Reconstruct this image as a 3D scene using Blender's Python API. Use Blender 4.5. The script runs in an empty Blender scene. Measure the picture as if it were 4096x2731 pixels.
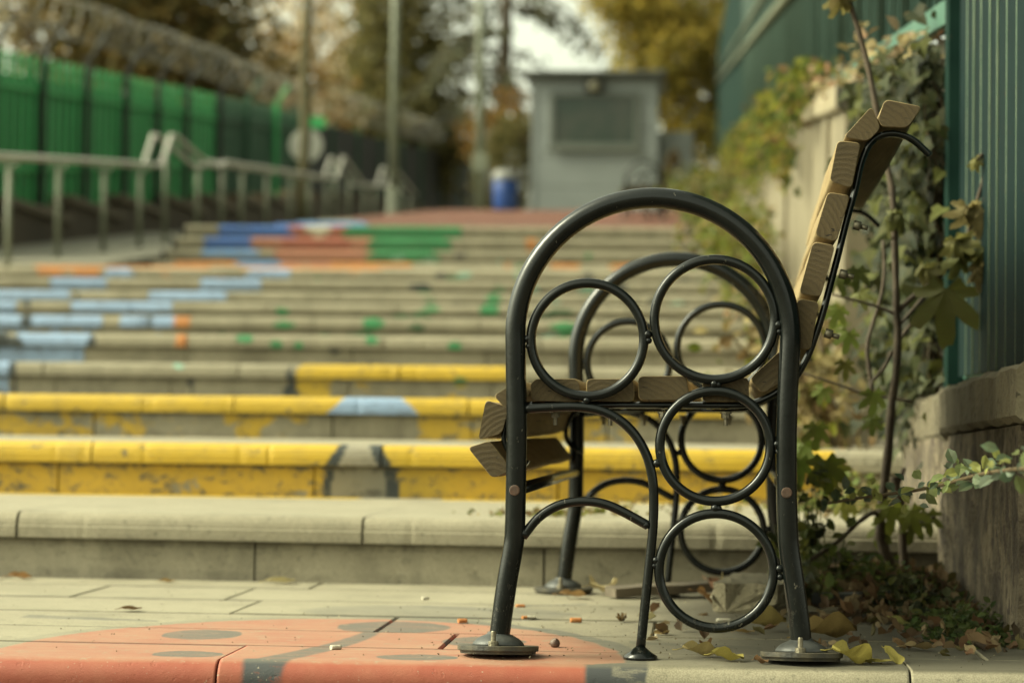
import bpy, math, random
import numpy as np
from mathutils import Vector, Matrix

random.seed(7)
RNG = np.random.default_rng(11)
scene = bpy.context.scene
COL = scene.collection
R = math.radians

# ------------------------------------------------------------------ camera
# world: X across the stairs, Y up the stairs, Z up; origin on the landing under the camera
cam_data = bpy.data.cameras.new("camera")
cam_data.sensor_width = 36.0
cam_data.lens = 80.0
cam_data.clip_start = 0.05
cam_data.clip_end = 3000.0
cam_data.dof.use_dof = True
cam_data.dof.focus_distance = 3.68
cam_data.dof.aperture_fstop = 3.7
cam = bpy.data.objects.new("camera", cam_data)
COL.objects.link(cam)
cam.matrix_world = (Matrix.Translation((0, 0, 0.38)) @ Matrix.Rotation(R(4.6), 4, 'Z')
                    @ Matrix.Rotation(math.pi / 2 + math.atan(321 / 9102), 4, 'X') @ Matrix.Rotation(0.012, 4, 'Z'))
scene.camera = cam

# ------------------------------------------------------------------ sky, sun, exposure
SUN_EL, SUN_AZ = R(40), R(-98)          # azimuth from +Y, negative = towards -X (left)
world = bpy.data.worlds.new("World")
scene.world = world
world.use_nodes = True
wn = world.node_tree
wn.nodes.clear()
w_out = wn.nodes.new("ShaderNodeOutputWorld")
w_bg = wn.nodes.new("ShaderNodeBackground")
w_sky = wn.nodes.new("ShaderNodeTexSky")
w_sky.sky_type = 'NISHITA'
w_sky.sun_disc = False
w_sky.sun_elevation = SUN_EL
w_sky.sun_rotation = SUN_AZ
w_sky.air_density = 1.0
w_sky.dust_density = 6.0
w_sky.ozone_density = 0.6
w_hs = wn.nodes.new("ShaderNodeHueSaturation")
w_hs.inputs['Saturation'].default_value = 0.16
w_mul = wn.nodes.new("ShaderNodeMix")
w_mul.data_type = 'RGBA'
w_mul.blend_type = 'MULTIPLY'
w_mul.inputs[0].default_value = 1.0
w_mul.inputs[7].default_value = (0.965, 1.0, 0.745, 1)
wn.links.new(w_sky.outputs[0], w_hs.inputs['Color'])
wn.links.new(w_hs.outputs[0], w_mul.inputs[6])
wn.links.new(w_mul.outputs[2], w_bg.inputs['Color'])
w_bg.inputs['Strength'].default_value = 0.15
wn.links.new(w_bg.outputs[0], w_out.inputs['Surface'])

sun_data = bpy.data.lights.new("sun", 'SUN')
sun_data.energy = 1.0
sun_data.angle = R(24)
sun_data.color = (1.0, 0.955, 0.68)
sun = bpy.data.objects.new("sun", sun_data)
COL.objects.link(sun)
sd = Vector((math.sin(SUN_AZ) * math.cos(SUN_EL), math.cos(SUN_AZ) * math.cos(SUN_EL), math.sin(SUN_EL)))
sun.rotation_euler = sd.to_track_quat('Z', 'Y').to_euler()

scene.view_settings.view_transform = 'Standard'
scene.view_settings.look = 'None'
scene.view_settings.exposure = 1.5
scene.view_settings.gamma = 1.0
scene.cycles.max_bounces = 8

# ------------------------------------------------------------------ node helpers
def nd(nt, typ, ins=None, **props):
    n = nt.nodes.new(typ)
    for k, v in props.items():
        setattr(n, k, v)
    for k, v in (ins or {}).items():
        if isinstance(v, bpy.types.NodeSocket):
            nt.links.new(v, n.inputs[k])
        else:
            n.inputs[k].default_value = v
    return n

def mth(nt, op, a, b=0.0, c=0.0, clamp=False):
    return nd(nt, "ShaderNodeMath", {0: a, 1: b, 2: c}, operation=op, use_clamp=clamp).outputs[0]

def mixc(nt, f, a, b, blend='MIX'):
    n = nd(nt, "ShaderNodeMix", data_type='RGBA', blend_type=blend)
    for k, v in ((0, f), (6, a), (7, b)):
        if isinstance(v, bpy.types.NodeSocket):
            nt.links.new(v, n.inputs[k])
        elif k == 0:
            n.inputs[0].default_value = v
        else:
            n.inputs[k].default_value = (*v[:3], 1)
    return n.outputs[2]

def step(nt, x, lo, hi):
    return nd(nt, "ShaderNodeMapRange", {0: x, 1: lo, 2: hi, 3: 0.0, 4: 1.0}, interpolation_type='SMOOTHSTEP').outputs[0]

def noise(nt, co, scale, detail=5.0, rough=0.55, dist=0.0):
    return nd(nt, "ShaderNodeTexNoise", {'Vector': co, 'Scale': scale, 'Detail': detail, 'Roughness': rough, 'Distortion': dist}).outputs[0]

def objco(nt):
    return nd(nt, "ShaderNodeTexCoord").outputs['Object']

def scaled(nt, co, s):
    return nd(nt, "ShaderNodeVectorMath", {0: co, 1: s}, operation='MULTIPLY').outputs[0]

def bump(nt, h, strength, dist=0.01):
    return nd(nt, "ShaderNodeBump", {'Height': h, 'Strength': strength, 'Distance': dist}).outputs[0]

def base_mat(name):
    m = bpy.data.materials.new(name)
    m.use_nodes = True
    nt = m.node_tree
    return m, nt, nt.nodes["Principled BSDF"]

ALBEDO = 0.60                               # one scale for every surface, set together with the exposure
def setp(nt, p, **kw):
    names = {'color': 'Base Color', 'rough': 'Roughness', 'metal': 'Metallic', 'normal': 'Normal', 'spec': 'Specular IOR Level',
             'trans': 'Transmission Weight', 'coat': 'Coat Weight'}
    for k, v in kw.items():
        s = p.inputs[names[k]]
        if k == 'color':
            v = mixc(nt, 1.0, v, (ALBEDO,) * 3, 'MULTIPLY')
        if isinstance(v, bpy.types.NodeSocket):
            nt.links.new(v, s)
        elif k == 'color':
            s.default_value = (*v[:3], 1)
        else:
            s.default_value = v

def mat_mottled(name, c1, c2, scale=6.0, rough=0.8, bmp=0.3, bscale=60.0, speck=None, streak=0.0, metal=0.0, spec=0.5, bdist=0.004):
    """two-tone noise material, optional dark specks and vertical streaks"""
    m, nt, p = base_mat(name)
    co = objco(nt)
    f = step(nt, noise(nt, co, scale, 7, 0.62), 0.32, 0.68)
    c = mixc(nt, f, c1, c2)
    if streak:
        s = step(nt, noise(nt, scaled(nt, co, (9, 9, 0.7)), 2.2, 4, 0.6), 0.48, 0.75)
        c = mixc(nt, mth(nt, 'MULTIPLY', s, streak), c, tuple(v * 0.35 for v in c1))
    if speck:
        s = step(nt, noise(nt, co, speck[0], 3, 0.7), speck[1], speck[1] + 0.06)
        c = mixc(nt, mth(nt, 'MULTIPLY', s, speck[3] if len(speck) > 3 else 0.8), c, speck[2])
    n = noise(nt, co, bscale, 6, 0.6)
    setp(nt, p, color=c, rough=rough, metal=metal, spec=spec, normal=bump(nt, n, bmp, bdist))
    return m

def mat_tint(name, rough=0.6, trans=0.35, spec=0.3, bright=1.0):
    """foliage: every leaf carries its own tint; thin leaves let some light through"""
    m, nt, p = base_mat(name)
    a = nd(nt, "ShaderNodeAttribute", attribute_name="tint").outputs['Color']
    c = mixc(nt, step(nt, noise(nt, objco(nt), 45.0, 3), 0.35, 0.7), a, mixc(nt, 0.3, a, (0.12, 0.09, 0.03)))
    setp(nt, p, color=c, rough=rough, spec=spec)
    tr = nd(nt, "ShaderNodeBsdfTranslucent", {'Color': c}).outputs[0]
    mx = nd(nt, "ShaderNodeMixShader", {0: trans, 1: p.outputs[0], 2: tr}).outputs[0]
    nt.links.new(mx, nt.nodes["Material Output"].inputs[0])
    return m

# ------------------------------------------------------------------ mesh helpers
class MB:
    """collects shapes and links them as ONE mesh object"""
    def __init__(s):
        s.v, s.f, s.sm, s.c = [], [], [], []
        s.col = (1, 1, 1, 1)
    def add(s, verts, faces, smooth=False, col=None):
        b = len(s.v)
        s.v += [tuple(p) for p in verts]
        s.c += [col or s.col] * len(verts)
        s.f += [tuple(i + b for i in f) for f in faces]
        s.sm += [smooth] * len(faces)
        return b
    def box(s, x0, x1, y0, y1, z0, z1, bev=0.0):
        if bev <= 0:
            P = [(x, y, z) for z in (z0, z1) for y in (y0, y1) for x in (x0, x1)]
            s.add(P, [(0, 2, 3, 1), (4, 5, 7, 6), (0, 1, 5, 4), (2, 6, 7, 3), (0, 4, 6, 2), (1, 3, 7, 5)])
            return
        b = bev
        rings = []
        for (z, i) in ((z0, b), (z0 + b, 0), (z1 - b, 0), (z1, b)):
            o = [(x0 + i + b * (i == 0), y0 + i), (x1 - i - b * (i == 0), y0 + i), (x1 - i, y0 + i + b * (i == 0)), (x1 - i, y1 - i - b * (i == 0)),
                 (x1 - i - b * (i == 0), y1 - i), (x0 + i + b * (i == 0), y1 - i), (x0 + i, y1 - i - b * (i == 0)), (x0 + i, y0 + i + b * (i == 0))]
            rings.append([(x, y, z) for x, y in o])
        s.loft(rings, caps=True)
    def loft(s, rings, caps=True, smooth=False, closed=True):
        n = len(rings[0])
        V = [p for r in rings for p in r]
        F = []
        for k in range(len(rings) - 1):
            for i in range(n if closed else n - 1):
                j = (i + 1) % n
                F.append((k * n + i, k * n + j, (k + 1) * n + j, (k + 1) * n + i))
        b = s.add(V, F, smooth)
        if caps:
            m = (len(rings) - 1) * n
            s.f += [tuple(b + i for i in reversed(range(n))), tuple(b + m + i for i in range(n))]
            s.sm += [False, False]
    def tube(s, pts, r, seg=12, caps=True, closed=False, ry=None, up=(0, 0, 1)):
        """round tube along points; r a number or one per point"""
        pts = [Vector(p) for p in pts]
        n = len(pts)
        rr = r if isinstance(r, (list, tuple)) else [r] * n
        T = []
        for i in range(n):
            a = pts[i - 1] if (i > 0 or closed) else pts[i]
            c = pts[(i + 1) % n] if (i < n - 1 or closed) else pts[i]
            T.append((c - a).normalized())
        u = Vector(up)
        if abs(u.dot(T[0])) > 0.95:
            u = Vector((1, 0, 0)) if abs(T[0].x) < 0.9 else Vector((0, 1, 0))
        rings = []
        for i in range(n):
            x = (u - T[i] * u.dot(T[i]))
            if x.length < 1e-5:
                x = T[i].orthogonal()
            x.normalize()
            u = x
            y = T[i].cross(x)
            k = ry / r if (ry and not isinstance(r, (list, tuple))) else 1.0
            rings.append([pts[i] + (x * math.cos(2 * math.pi * j / seg) + y * k * math.sin(2 * math.pi * j / seg)) * rr[i] for j in range(seg)])
        if closed:
            m = len(rings)
            V = [p for q in rings for p in q]
            F = [(k * seg + i, k * seg + (i + 1) % seg, ((k + 1) % m) * seg + (i + 1) % seg, ((k + 1) % m) * seg + i) for k in range(m) for i in range(seg)]
            s.add(V, F, True)
        else:
            s.loft(rings, caps, True)
    def ring(s, c, rad, r, n=64, seg=14, axis='Y'):
        s.tube([(c[0] + rad * math.cos(2 * math.pi * k / n), c[1], c[2] + rad * math.sin(2 * math.pi * k / n)) for k in range(n)], r, seg, closed=True, up=(0, 1, 0))
    def lathe(s, c, prof, seg=24, smooth=True):
        """profile of (radius, z) turned about a vertical axis at c"""
        s.loft([[(c[0] + q * math.cos(2 * math.pi * i / seg), c[1] + q * math.sin(2 * math.pi * i / seg), c[2] + z) for i in range(seg)] for q, z in prof], True, smooth)
    def disc(s, c, r, t, seg=14, axis='Y'):
        """short cylinder along Y or X"""
        rings = []
        for q, h in ((r * 0.85, 0), (r, t * 0.25), (r, t * 0.75), (r * 0.85, t)):
            if axis == 'Y':
                rings.append([(c[0] + q * math.cos(2 * math.pi * i / seg), c[1] + h, c[2] + q * math.sin(2 * math.pi * i / seg)) for i in range(seg)])
            else:
                rings.append([(c[0] + h, c[1] + q * math.cos(2 * math.pi * i / seg), c[2] + q * math.sin(2 * math.pi * i / seg)) for i in range(seg)])
        s.loft(rings, True)
    def build(s, name, mat, parent=None, loc=None, attr=None):
        me = bpy.data.meshes.new(name)
        me.from_pydata(s.v, [], s.f)
        me.polygons.foreach_set("use_smooth", s.sm)
        if attr:
            a = me.attributes.new(attr, 'FLOAT_COLOR', 'POINT')
            a.data.foreach_set("color", np.array(s.c, dtype=np.float32).ravel())
        me.materials.append(mat)
        me.update()
        o = bpy.data.objects.new(name, me)
        COL.objects.link(o)
        if parent:
            o.parent = parent
        if loc:
            o.location = loc
        return o

def empty(name, loc=(0, 0, 0), rz=0.0):
    o = bpy.data.objects.new(name, None)
    o.empty_display_size = 0.1
    COL.objects.link(o)
    o.location = loc
    o.rotation_euler = (0, 0, rz)
    return o

def tag(o, label=None, cat=None, group=None, kind=None):
    if label: o['label'] = label
    if cat: o['category'] = cat
    if group: o['group'] = group
    if kind: o['kind'] = kind
    return o

def copy_tree(o, parent=None):
    c = o.copy()
    COL.objects.link(c)
    c.parent = parent
    for ch in list(o.children):
        copy_tree(ch, c)
    return c

def spline(pts, n=6):
    """Catmull-Rom through 2D/3D points"""
    P = [Vector(p) for p in pts]
    out = []
    for i in range(len(P) - 1):
        a = P[i - 1] if i else P[0] * 2 - P[1]
        b, c = P[i], P[i + 1]
        d = P[i + 2] if i + 2 < len(P) else P[-1] * 2 - P[-2]
        for k in range(n):
            t = k / n
            out.append(0.5 * ((2 * b) + (c - a) * t + (2 * a - 5 * b + 4 * c - d) * t * t + (3 * b - a - 3 * c + d) * t ** 3))
    out.append(P[-1])
    return out

# leaf outlines: x = width, y = along the leaf, z = fold
LEAF_OVAL = (np.array([(0, 0, 0), (0.28, 0.3, .09), (0.3, 0.62, .08), (0, 1, -.1), (-0.3, 0.62, .08), (-0.28, 0.3, .09), (0, .5, 0)]),
             [(0, 1, 6), (1, 2, 6), (2, 3, 6), (3, 4, 6), (4, 5, 6), (5, 0, 6)])
LEAF_QUAD = (np.array([(0, 0, 0), (0.32, 0.5, .08), (0, 1, 0), (-0.32, 0.5, .08)]), [(0, 1, 2), (0, 2, 3)])
LEAF_IVY = (np.array([(0, 0, 0), (.36, -.1, .05), (.5, .22, .07), (.25, .42, .04), (.2, .62, .03), (0, 1, -.06), (-.2, .62, .03), (-.25, .42, .04), (-.5, .22, .07), (-.36, -.1, .05), (0, .4, .0)]),
            [(0, 1, 10), (1, 2, 10), (2, 3, 10), (3, 4, 10), (4, 5, 10), (5, 6, 10), (6, 7, 10), (7, 8, 10), (8, 9, 10), (9, 0, 10)])
LEAF_CURL = (np.array([(0, 0, .0), (.3, .2, .22), (.34, .55, .3), (.1, .9, .2), (0, 1.05, .3), (-.14, .85, .05), (-.32, .5, .26), (-.26, .2, .2), (0, .5, 0)]),
             [(0, 1, 8), (1, 2, 8), (2, 3, 8), (3, 4, 8), (4, 5, 8), (5, 6, 8), (6, 7, 8), (7, 0, 8)])

def leaf_cloud(name, mat, pos, size, palette, shape=LEAF_QUAD, normal=None, tip=None, jit=1.0, parent=None, jitter_col=0.25, extra=None):
    """many leaf-sized faces as one mesh; every leaf its own direction, size and tint"""
    tv, tf = shape
    pos = np.asarray(pos, dtype=np.float64)
    n = len(pos)
    nrm = RNG.normal(size=(n, 3)) * jit + (np.asarray(normal) if normal is not None else 0)
    tp = RNG.normal(size=(n, 3)) * jit + (np.asarray(tip) if tip is not None else 0)
    nrm /= np.linalg.norm(nrm, axis=1, keepdims=True) + 1e-9
    tp -= nrm * (tp * nrm).sum(1, keepdims=True)
    tp /= np.linalg.norm(tp, axis=1, keepdims=True) + 1e-9
    wd = np.cross(tp, nrm)
    sz = np.asarray(size) * np.ones(n) * RNG.uniform(0.65, 1.3, n)
    V = pos[:, None, :] + sz[:, None, None] * (tv[None, :, 0:1] * wd[:, None, :] + tv[None, :, 1:2] * tp[:, None, :] + tv[None, :, 2:3] * nrm[:, None, :])
    k = len(tv)
    F = (np.array(tf)[None, :, :] + (np.arange(n) * k)[:, None, None]).reshape(-1, 3)
    pal = np.array(palette)
    c = pal[RNG.integers(0, len(pal), n)] * RNG.uniform(1 - jitter_col, 1 + jitter_col, (n, 1))
    C = np.ones((n, k, 4), dtype=np.float32)
    C[:, :, :3] = c[:, None, :]
    V = V.reshape(-1, 3)
    C = C.reshape(-1, 4)
    if extra:                                   # stems etc. from an MB, same mesh
        ev = np.array(extra.v)
        F2 = [tuple(i + len(V) for i in f) for f in extra.f]
        C = np.vstack([C, np.array(extra.c, dtype=np.float32)])
        V = np.vstack([V, ev])
        faces = [tuple(f) for f in F.tolist()] + F2
    else:
        faces = F.tolist()
    me = bpy.data.meshes.new(name)
    me.from_pydata(V.tolist(), [], faces)
    a = me.attributes.new("tint", 'FLOAT_COLOR', 'POINT')
    a.data.foreach_set("color", C.ravel())
    me.materials.append(mat)
    me.update()
    o = bpy.data.objects.new(name, me)
    COL.objects.link(o)
    if parent: o.parent = parent
    return o

# ------------------------------------------------------------------ materials
def concrete_nodes(nt, co, c1, c2, dark):
    f = step(nt, noise(nt, co, 5.0, 7, 0.62), 0.3, 0.7)
    c = mixc(nt, f, c1, c2)
    s = step(nt, noise(nt, scaled(nt, co, (1, 1, .45)), 3.1, 6, 0.65, 0.6), 0.50, 0.78)
    c = mixc(nt, mth(nt, 'MULTIPLY', s, 0.62), c, dark)
    s2 = step(nt, noise(nt, co, 9.0, 7, 0.72, 0.6), 0.48, 0.70)
    c = mixc(nt, mth(nt, 'MULTIPLY', s2, 0.36), c, dark)
    pit = step(nt, noise(nt, co, 48.0, 4, 0.75), 0.60, 0.67)
    c = mixc(nt, mth(nt, 'MULTIPLY', pit, 0.62), c, tuple(v * .6 for v in dark))
    grain = noise(nt, co, 420.0, 2, 0.5)
    c = mixc(nt, 0.28, c, mixc(nt, step(nt, grain, 0.35, 0.65), tuple(v * 0.5 for v in c1), tuple(min(1, v * 1.45) for v in c2)))
    h = mth(nt, 'ADD', mth(nt, 'MULTIPLY', grain, 0.4), mth(nt, 'SUBTRACT', noise(nt, co, 40.0, 6, 0.6), mth(nt, 'MULTIPLY', pit, 0.7)))
    return c, h

CONC1, CONC2, CONCD = (0.34, 0.30, 0.205), (0.43, 0.385, 0.27), (0.115, 0.10, 0.062)

def make_step_material():
    """concrete steps with worn mural paint; the paint colour and how much of it is left are stored on the mesh"""
    m, nt, p = base_mat("painted_concrete_steps")
    co = objco(nt)
    c, h = concrete_nodes(nt, co, CONC1, CONC2, CONCD)
    at = nd(nt, "ShaderNodeAttribute", attribute_name="paint")
    dirt_shade = nd(nt, "ShaderNodeAttribute", attribute_name="grime_shade").outputs['Color']
    g = nd(nt, "ShaderNodeSeparateColor", {0: dirt_shade})
    n = noise(nt, scaled(nt, co, (1, 1, 1.6)), 7.5, 8, 0.68, 0.4)
    keep = mth(nt, 'SUBTRACT', n, mth(nt, 'MULTIPLY_ADD', at.outputs['Alpha'], -0.62, 0.86))
    mask = mth(nt, 'MULTIPLY', step(nt, keep, -0.015, 0.015), mth(nt, 'GREATER_THAN', at.outputs['Alpha'], 0.05))
    pc = mixc(nt, mth(nt, 'MULTIPLY', step(nt, noise(nt, co, 16.0, 5, 0.6), 0.45, 0.75), 0.28), at.outputs['Color'], CONCD)
    c = mixc(nt, mask, c, pc)
    chip = step(nt, mth(nt, 'ADD', noise(nt, scaled(nt, co, (1, 1, 1.3)), 24.0, 7, 0.74, 0.8), mth(nt, 'MULTIPLY', g.outputs[0], 0.13)), 0.628, 0.655)
    c = mixc(nt, mth(nt, 'MULTIPLY', chip, mth(nt, 'MULTIPLY_ADD', mask, 0.62, 0.24)), c, (0.12, 0.105, 0.07))
    streak = step(nt, noise(nt, scaled(nt, co, (2.2, 1, 1.0)), 2.4, 7, 0.68, 0.5), 0.40, 0.72)
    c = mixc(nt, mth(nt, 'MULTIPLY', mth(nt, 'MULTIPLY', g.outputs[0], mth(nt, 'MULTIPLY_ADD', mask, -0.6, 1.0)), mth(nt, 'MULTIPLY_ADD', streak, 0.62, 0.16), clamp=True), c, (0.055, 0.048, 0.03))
    c = mixc(nt, g.outputs[1], c, (0.03, 0.03, 0.02))
    rough = mth(nt, 'MULTIPLY_ADD', mask, -0.25, 0.88)
    setp(nt, p, color=c, rough=rough, normal=bump(nt, mth(nt, 'MULTIPLY_ADD', mask, 0.25, h), 0.5, 0.004))
    return m

def make_landing_material():
    """pale slabs with the worn ladybird mural painted across them"""
    m, nt, p = base_mat("painted_landing_slabs")
    co = objco(nt)
    c, h = concrete_nodes(nt, co, (0.30, 0.265, 0.175), (0.40, 0.355, 0.245), (0.14, 0.125, 0.08))
    xyz = nd(nt, "ShaderNodeSeparateXYZ", {0: co})
    wob = mth(nt, 'MULTIPLY_ADD', noise(nt, co, 14.0, 4, 0.6), 0.05, -0.025)
    X = mth(nt, 'ADD', xyz.outputs[0], mth(nt, 'MULTIPLY', wob, 0.3))
    Y = mth(nt, 'ADD', xyz.outputs[1], wob)
    def ell(cx, cy, rx, ry, soft=0.03):
        a = mth(nt, 'DIVIDE', mth(nt, 'SUBTRACT', X, cx), rx)
        b = mth(nt, 'DIVIDE', mth(nt, 'SUBTRACT', Y, cy), ry)
        d = mth(nt, 'SQRT', mth(nt, 'ADD', mth(nt, 'MULTIPLY', a, a), mth(nt, 'MULTIPLY', b, b)))
        return d, step(nt, d, 1 + soft, 1 - soft)
    def stroke(P, Q, a, b, cc, w0, w1, q0, q1):
        """band where |P - (a + b q + c q2)| < w, q between q0 and q1, width running from w0 to w1"""
        cur = mth(nt, 'MULTIPLY_ADD', Q, mth(nt, 'MULTIPLY_ADD', Q, cc, b), a)
        t = nd(nt, "ShaderNodeMapRange", {0: Q, 1: q0, 2: q1, 3: w0, 4: w1}).outputs[0]
        d = mth(nt, 'ABSOLUTE', mth(nt, 'SUBTRACT', P, cur))
        k = step(nt, mth(nt, 'SUBTRACT', d, t), 0.006, -0.006)
        return mth(nt, 'MULTIPLY', k, mth(nt, 'MULTIPLY', mth(nt, 'GREATER_THAN', Q, q0), mth(nt, 'LESS_THAN', Q, q1)))
    def union(L):
        r = L[0]
        for k in L[1:]:
            r = mth(nt, 'MAXIMUM', r, k)
        return r
    jn = None
    for b in (3.790, 4.082, 4.402, 4.732, 5.072):
        k = step(nt, mth(nt, 'ABSOLUTE', mth(nt, 'SUBTRACT', mth(nt, 'MULTIPLY_ADD', wob, 0.10, xyz.outputs[1]), b)), 0.0125, 0.0065)
        jn = k if jn is None else mth(nt, 'MAXIMUM', jn, k)
    d, body = ell(-0.62, 3.60, 0.515, 0.745, 0.008)
    lim = mth(nt, 'MULTIPLY_ADD', mth(nt, 'MAXIMUM', mth(nt, 'SUBTRACT', Y, 3.592), 0.0), 1.6, -0.165)
    body = mth(nt, 'MULTIPLY', body, step(nt, mth(nt, 'SUBTRACT', X, lim), 0.005, -0.005))
    outline = mth(nt, 'MULTIPLY', step(nt, d, 1.075, 1.06), mth(nt, 'SUBTRACT', 1.0, body))
    right = step(nt, xyz.outputs[0], -0.75, -0.3)
    outline = mth(nt, 'MULTIPLY', outline, mth(nt, 'MULTIPLY_ADD', right, 0.75, 0.25))
    spots = union([ell(*e)[1] for e in ((-0.86, 3.964, .068, .092), (-0.811, 3.638, .058, .045), (-0.55, 4.19, .105, .115), (-0.36, 3.94, .072, .085), (-0.441, 3.648, .066, .042))])
    seam = stroke(X, Y, -5.7116, 2.4954, -0.303, 0.034, 0.014, 3.40, 4.16)
    head = ell(-0.50, 4.50, 0.27, 0.17, 0.10)[1]
    legs = union([stroke(Y, X, 4.02, -0.20, 0.0, 0.028, 0.012, -1.27, -1.0), stroke(Y, X, 4.95, 0.72, 0.0, .018, .010, -0.345, -0.22),
                  stroke(Y, X, 4.42, -0.40, 0.0, .03, .016, -0.55, -0.22), stroke(Y, X, 3.955, -0.25, 0.0, 0.022, 0.022, -0.11, 0.12)])
    flake = step(nt, noise(nt, co, 38.0, 6, 0.7), 0.60, 0.56)
    blob = mth(nt, 'MAXIMUM', stroke(X, Y, -0.146, 0, 0, 0.022, 0.022, 3.40, 3.600), mth(nt, 'MULTIPLY', flake, stroke(X, Y, -0.678, 0, 0, 0.030, 0.028, 3.40, 3.585)))
    peel = step(nt, noise(nt, co, 30.0, 8, 0.75), 0.38, 0.46)
    scr = step(nt, noise(nt, scaled(nt, co, (7, 75, 7)), 1.0, 6, 0.75), 0.40, 0.52)
    red = mixc(nt, step(nt, noise(nt, co, 9.0, 6, 0.6), 0.35, 0.7), (0.37, 0.074, 0.035), (0.41, 0.118, 0.060))
    # dust lies on the walked surface, not on the rounded front
    geo = nd(nt, "ShaderNodeNewGeometry").outputs['Normal']
    up = nd(nt, "ShaderNodeSeparateXYZ", {0: geo}).outputs[2]
    dust = mth(nt, 'MULTIPLY', step(nt, up, 0.80, 0.99), mth(nt, 'MULTIPLY_ADD', mth(nt, 'MULTIPLY', noise(nt, co, 6.0, 8, 0.72, 0.8), noise(nt, scaled(nt, co, (3, 30, 3)), 2.0, 6, 0.7)), 1.15, 0.03))
    red = mixc(nt, dust, red, (0.50, 0.40, 0.26))
    c = mixc(nt, mth(nt, 'MULTIPLY', body, mth(nt, 'MULTIPLY_ADD', mth(nt, 'MAXIMUM', peel, mth(nt, 'SUBTRACT', 1.0, step(nt, up, 0.8, 0.99))), 0.5, 0.5)), c, red)
    grey = mixc(nt, mth(nt, 'MULTIPLY', step(nt, up, 0.8, 0.99), 0.42), (0.050, 0.054, 0.056), (0.24, 0.22, 0.16))
    gm = union([mth(nt, 'MULTIPLY', spots, body), mth(nt, 'MULTIPLY', seam, body), outline, mth(nt, 'MULTIPLY', legs, 0.85), mth(nt, 'MULTIPLY', mth(nt, 'MULTIPLY', head, mth(nt, 'SUBTRACT', 1.0, body)), 0.55), blob])
    gm = mth(nt, 'MAXIMUM', blob, mth(nt, 'MULTIPLY', gm, mth(nt, 'MULTIPLY_ADD', mth(nt, 'MULTIPLY', peel, scr), 0.45, 0.52)))
    c = mixc(nt, gm, c, grey)
    fleck = step(nt, noise(nt, co, 160.0, 2, 0.5), 0.70, 0.73)
    c = mixc(nt, mth(nt, 'MULTIPLY', fleck, mth(nt, 'MULTIPLY', body, 0.6)), c, (0.46, 0.40, 0.28))
    c = mixc(nt, mth(nt, 'MULTIPLY', jn, mth(nt, 'MULTIPLY_ADD', noise(nt, co, 9.0, 4), 0.6, 0.35)), c, (0.075, 0.062, 0.040))
    # grime from leaf mould; the shade by wall and bench is painted in too
    gr = step(nt, mth(nt, 'ADD', xyz.outputs[0], mth(nt, 'MULTIPLY_ADD', noise(nt, co, 4.0, 6, 0.65), 0.6, -0.3)), -0.42, 0.22)
    c = mixc(nt, mth(nt, 'MULTIPLY', gr, mth(nt, 'MULTIPLY', step(nt, up, 0.8, 0.99), 0.90)), c, (0.085, 0.074, 0.045))
    setp(nt, p, color=c, rough=mth(nt, 'MULTIPLY_ADD', body, -0.15, 0.85), normal=bump(nt, h, 0.35, 0.003))
    return m

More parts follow.
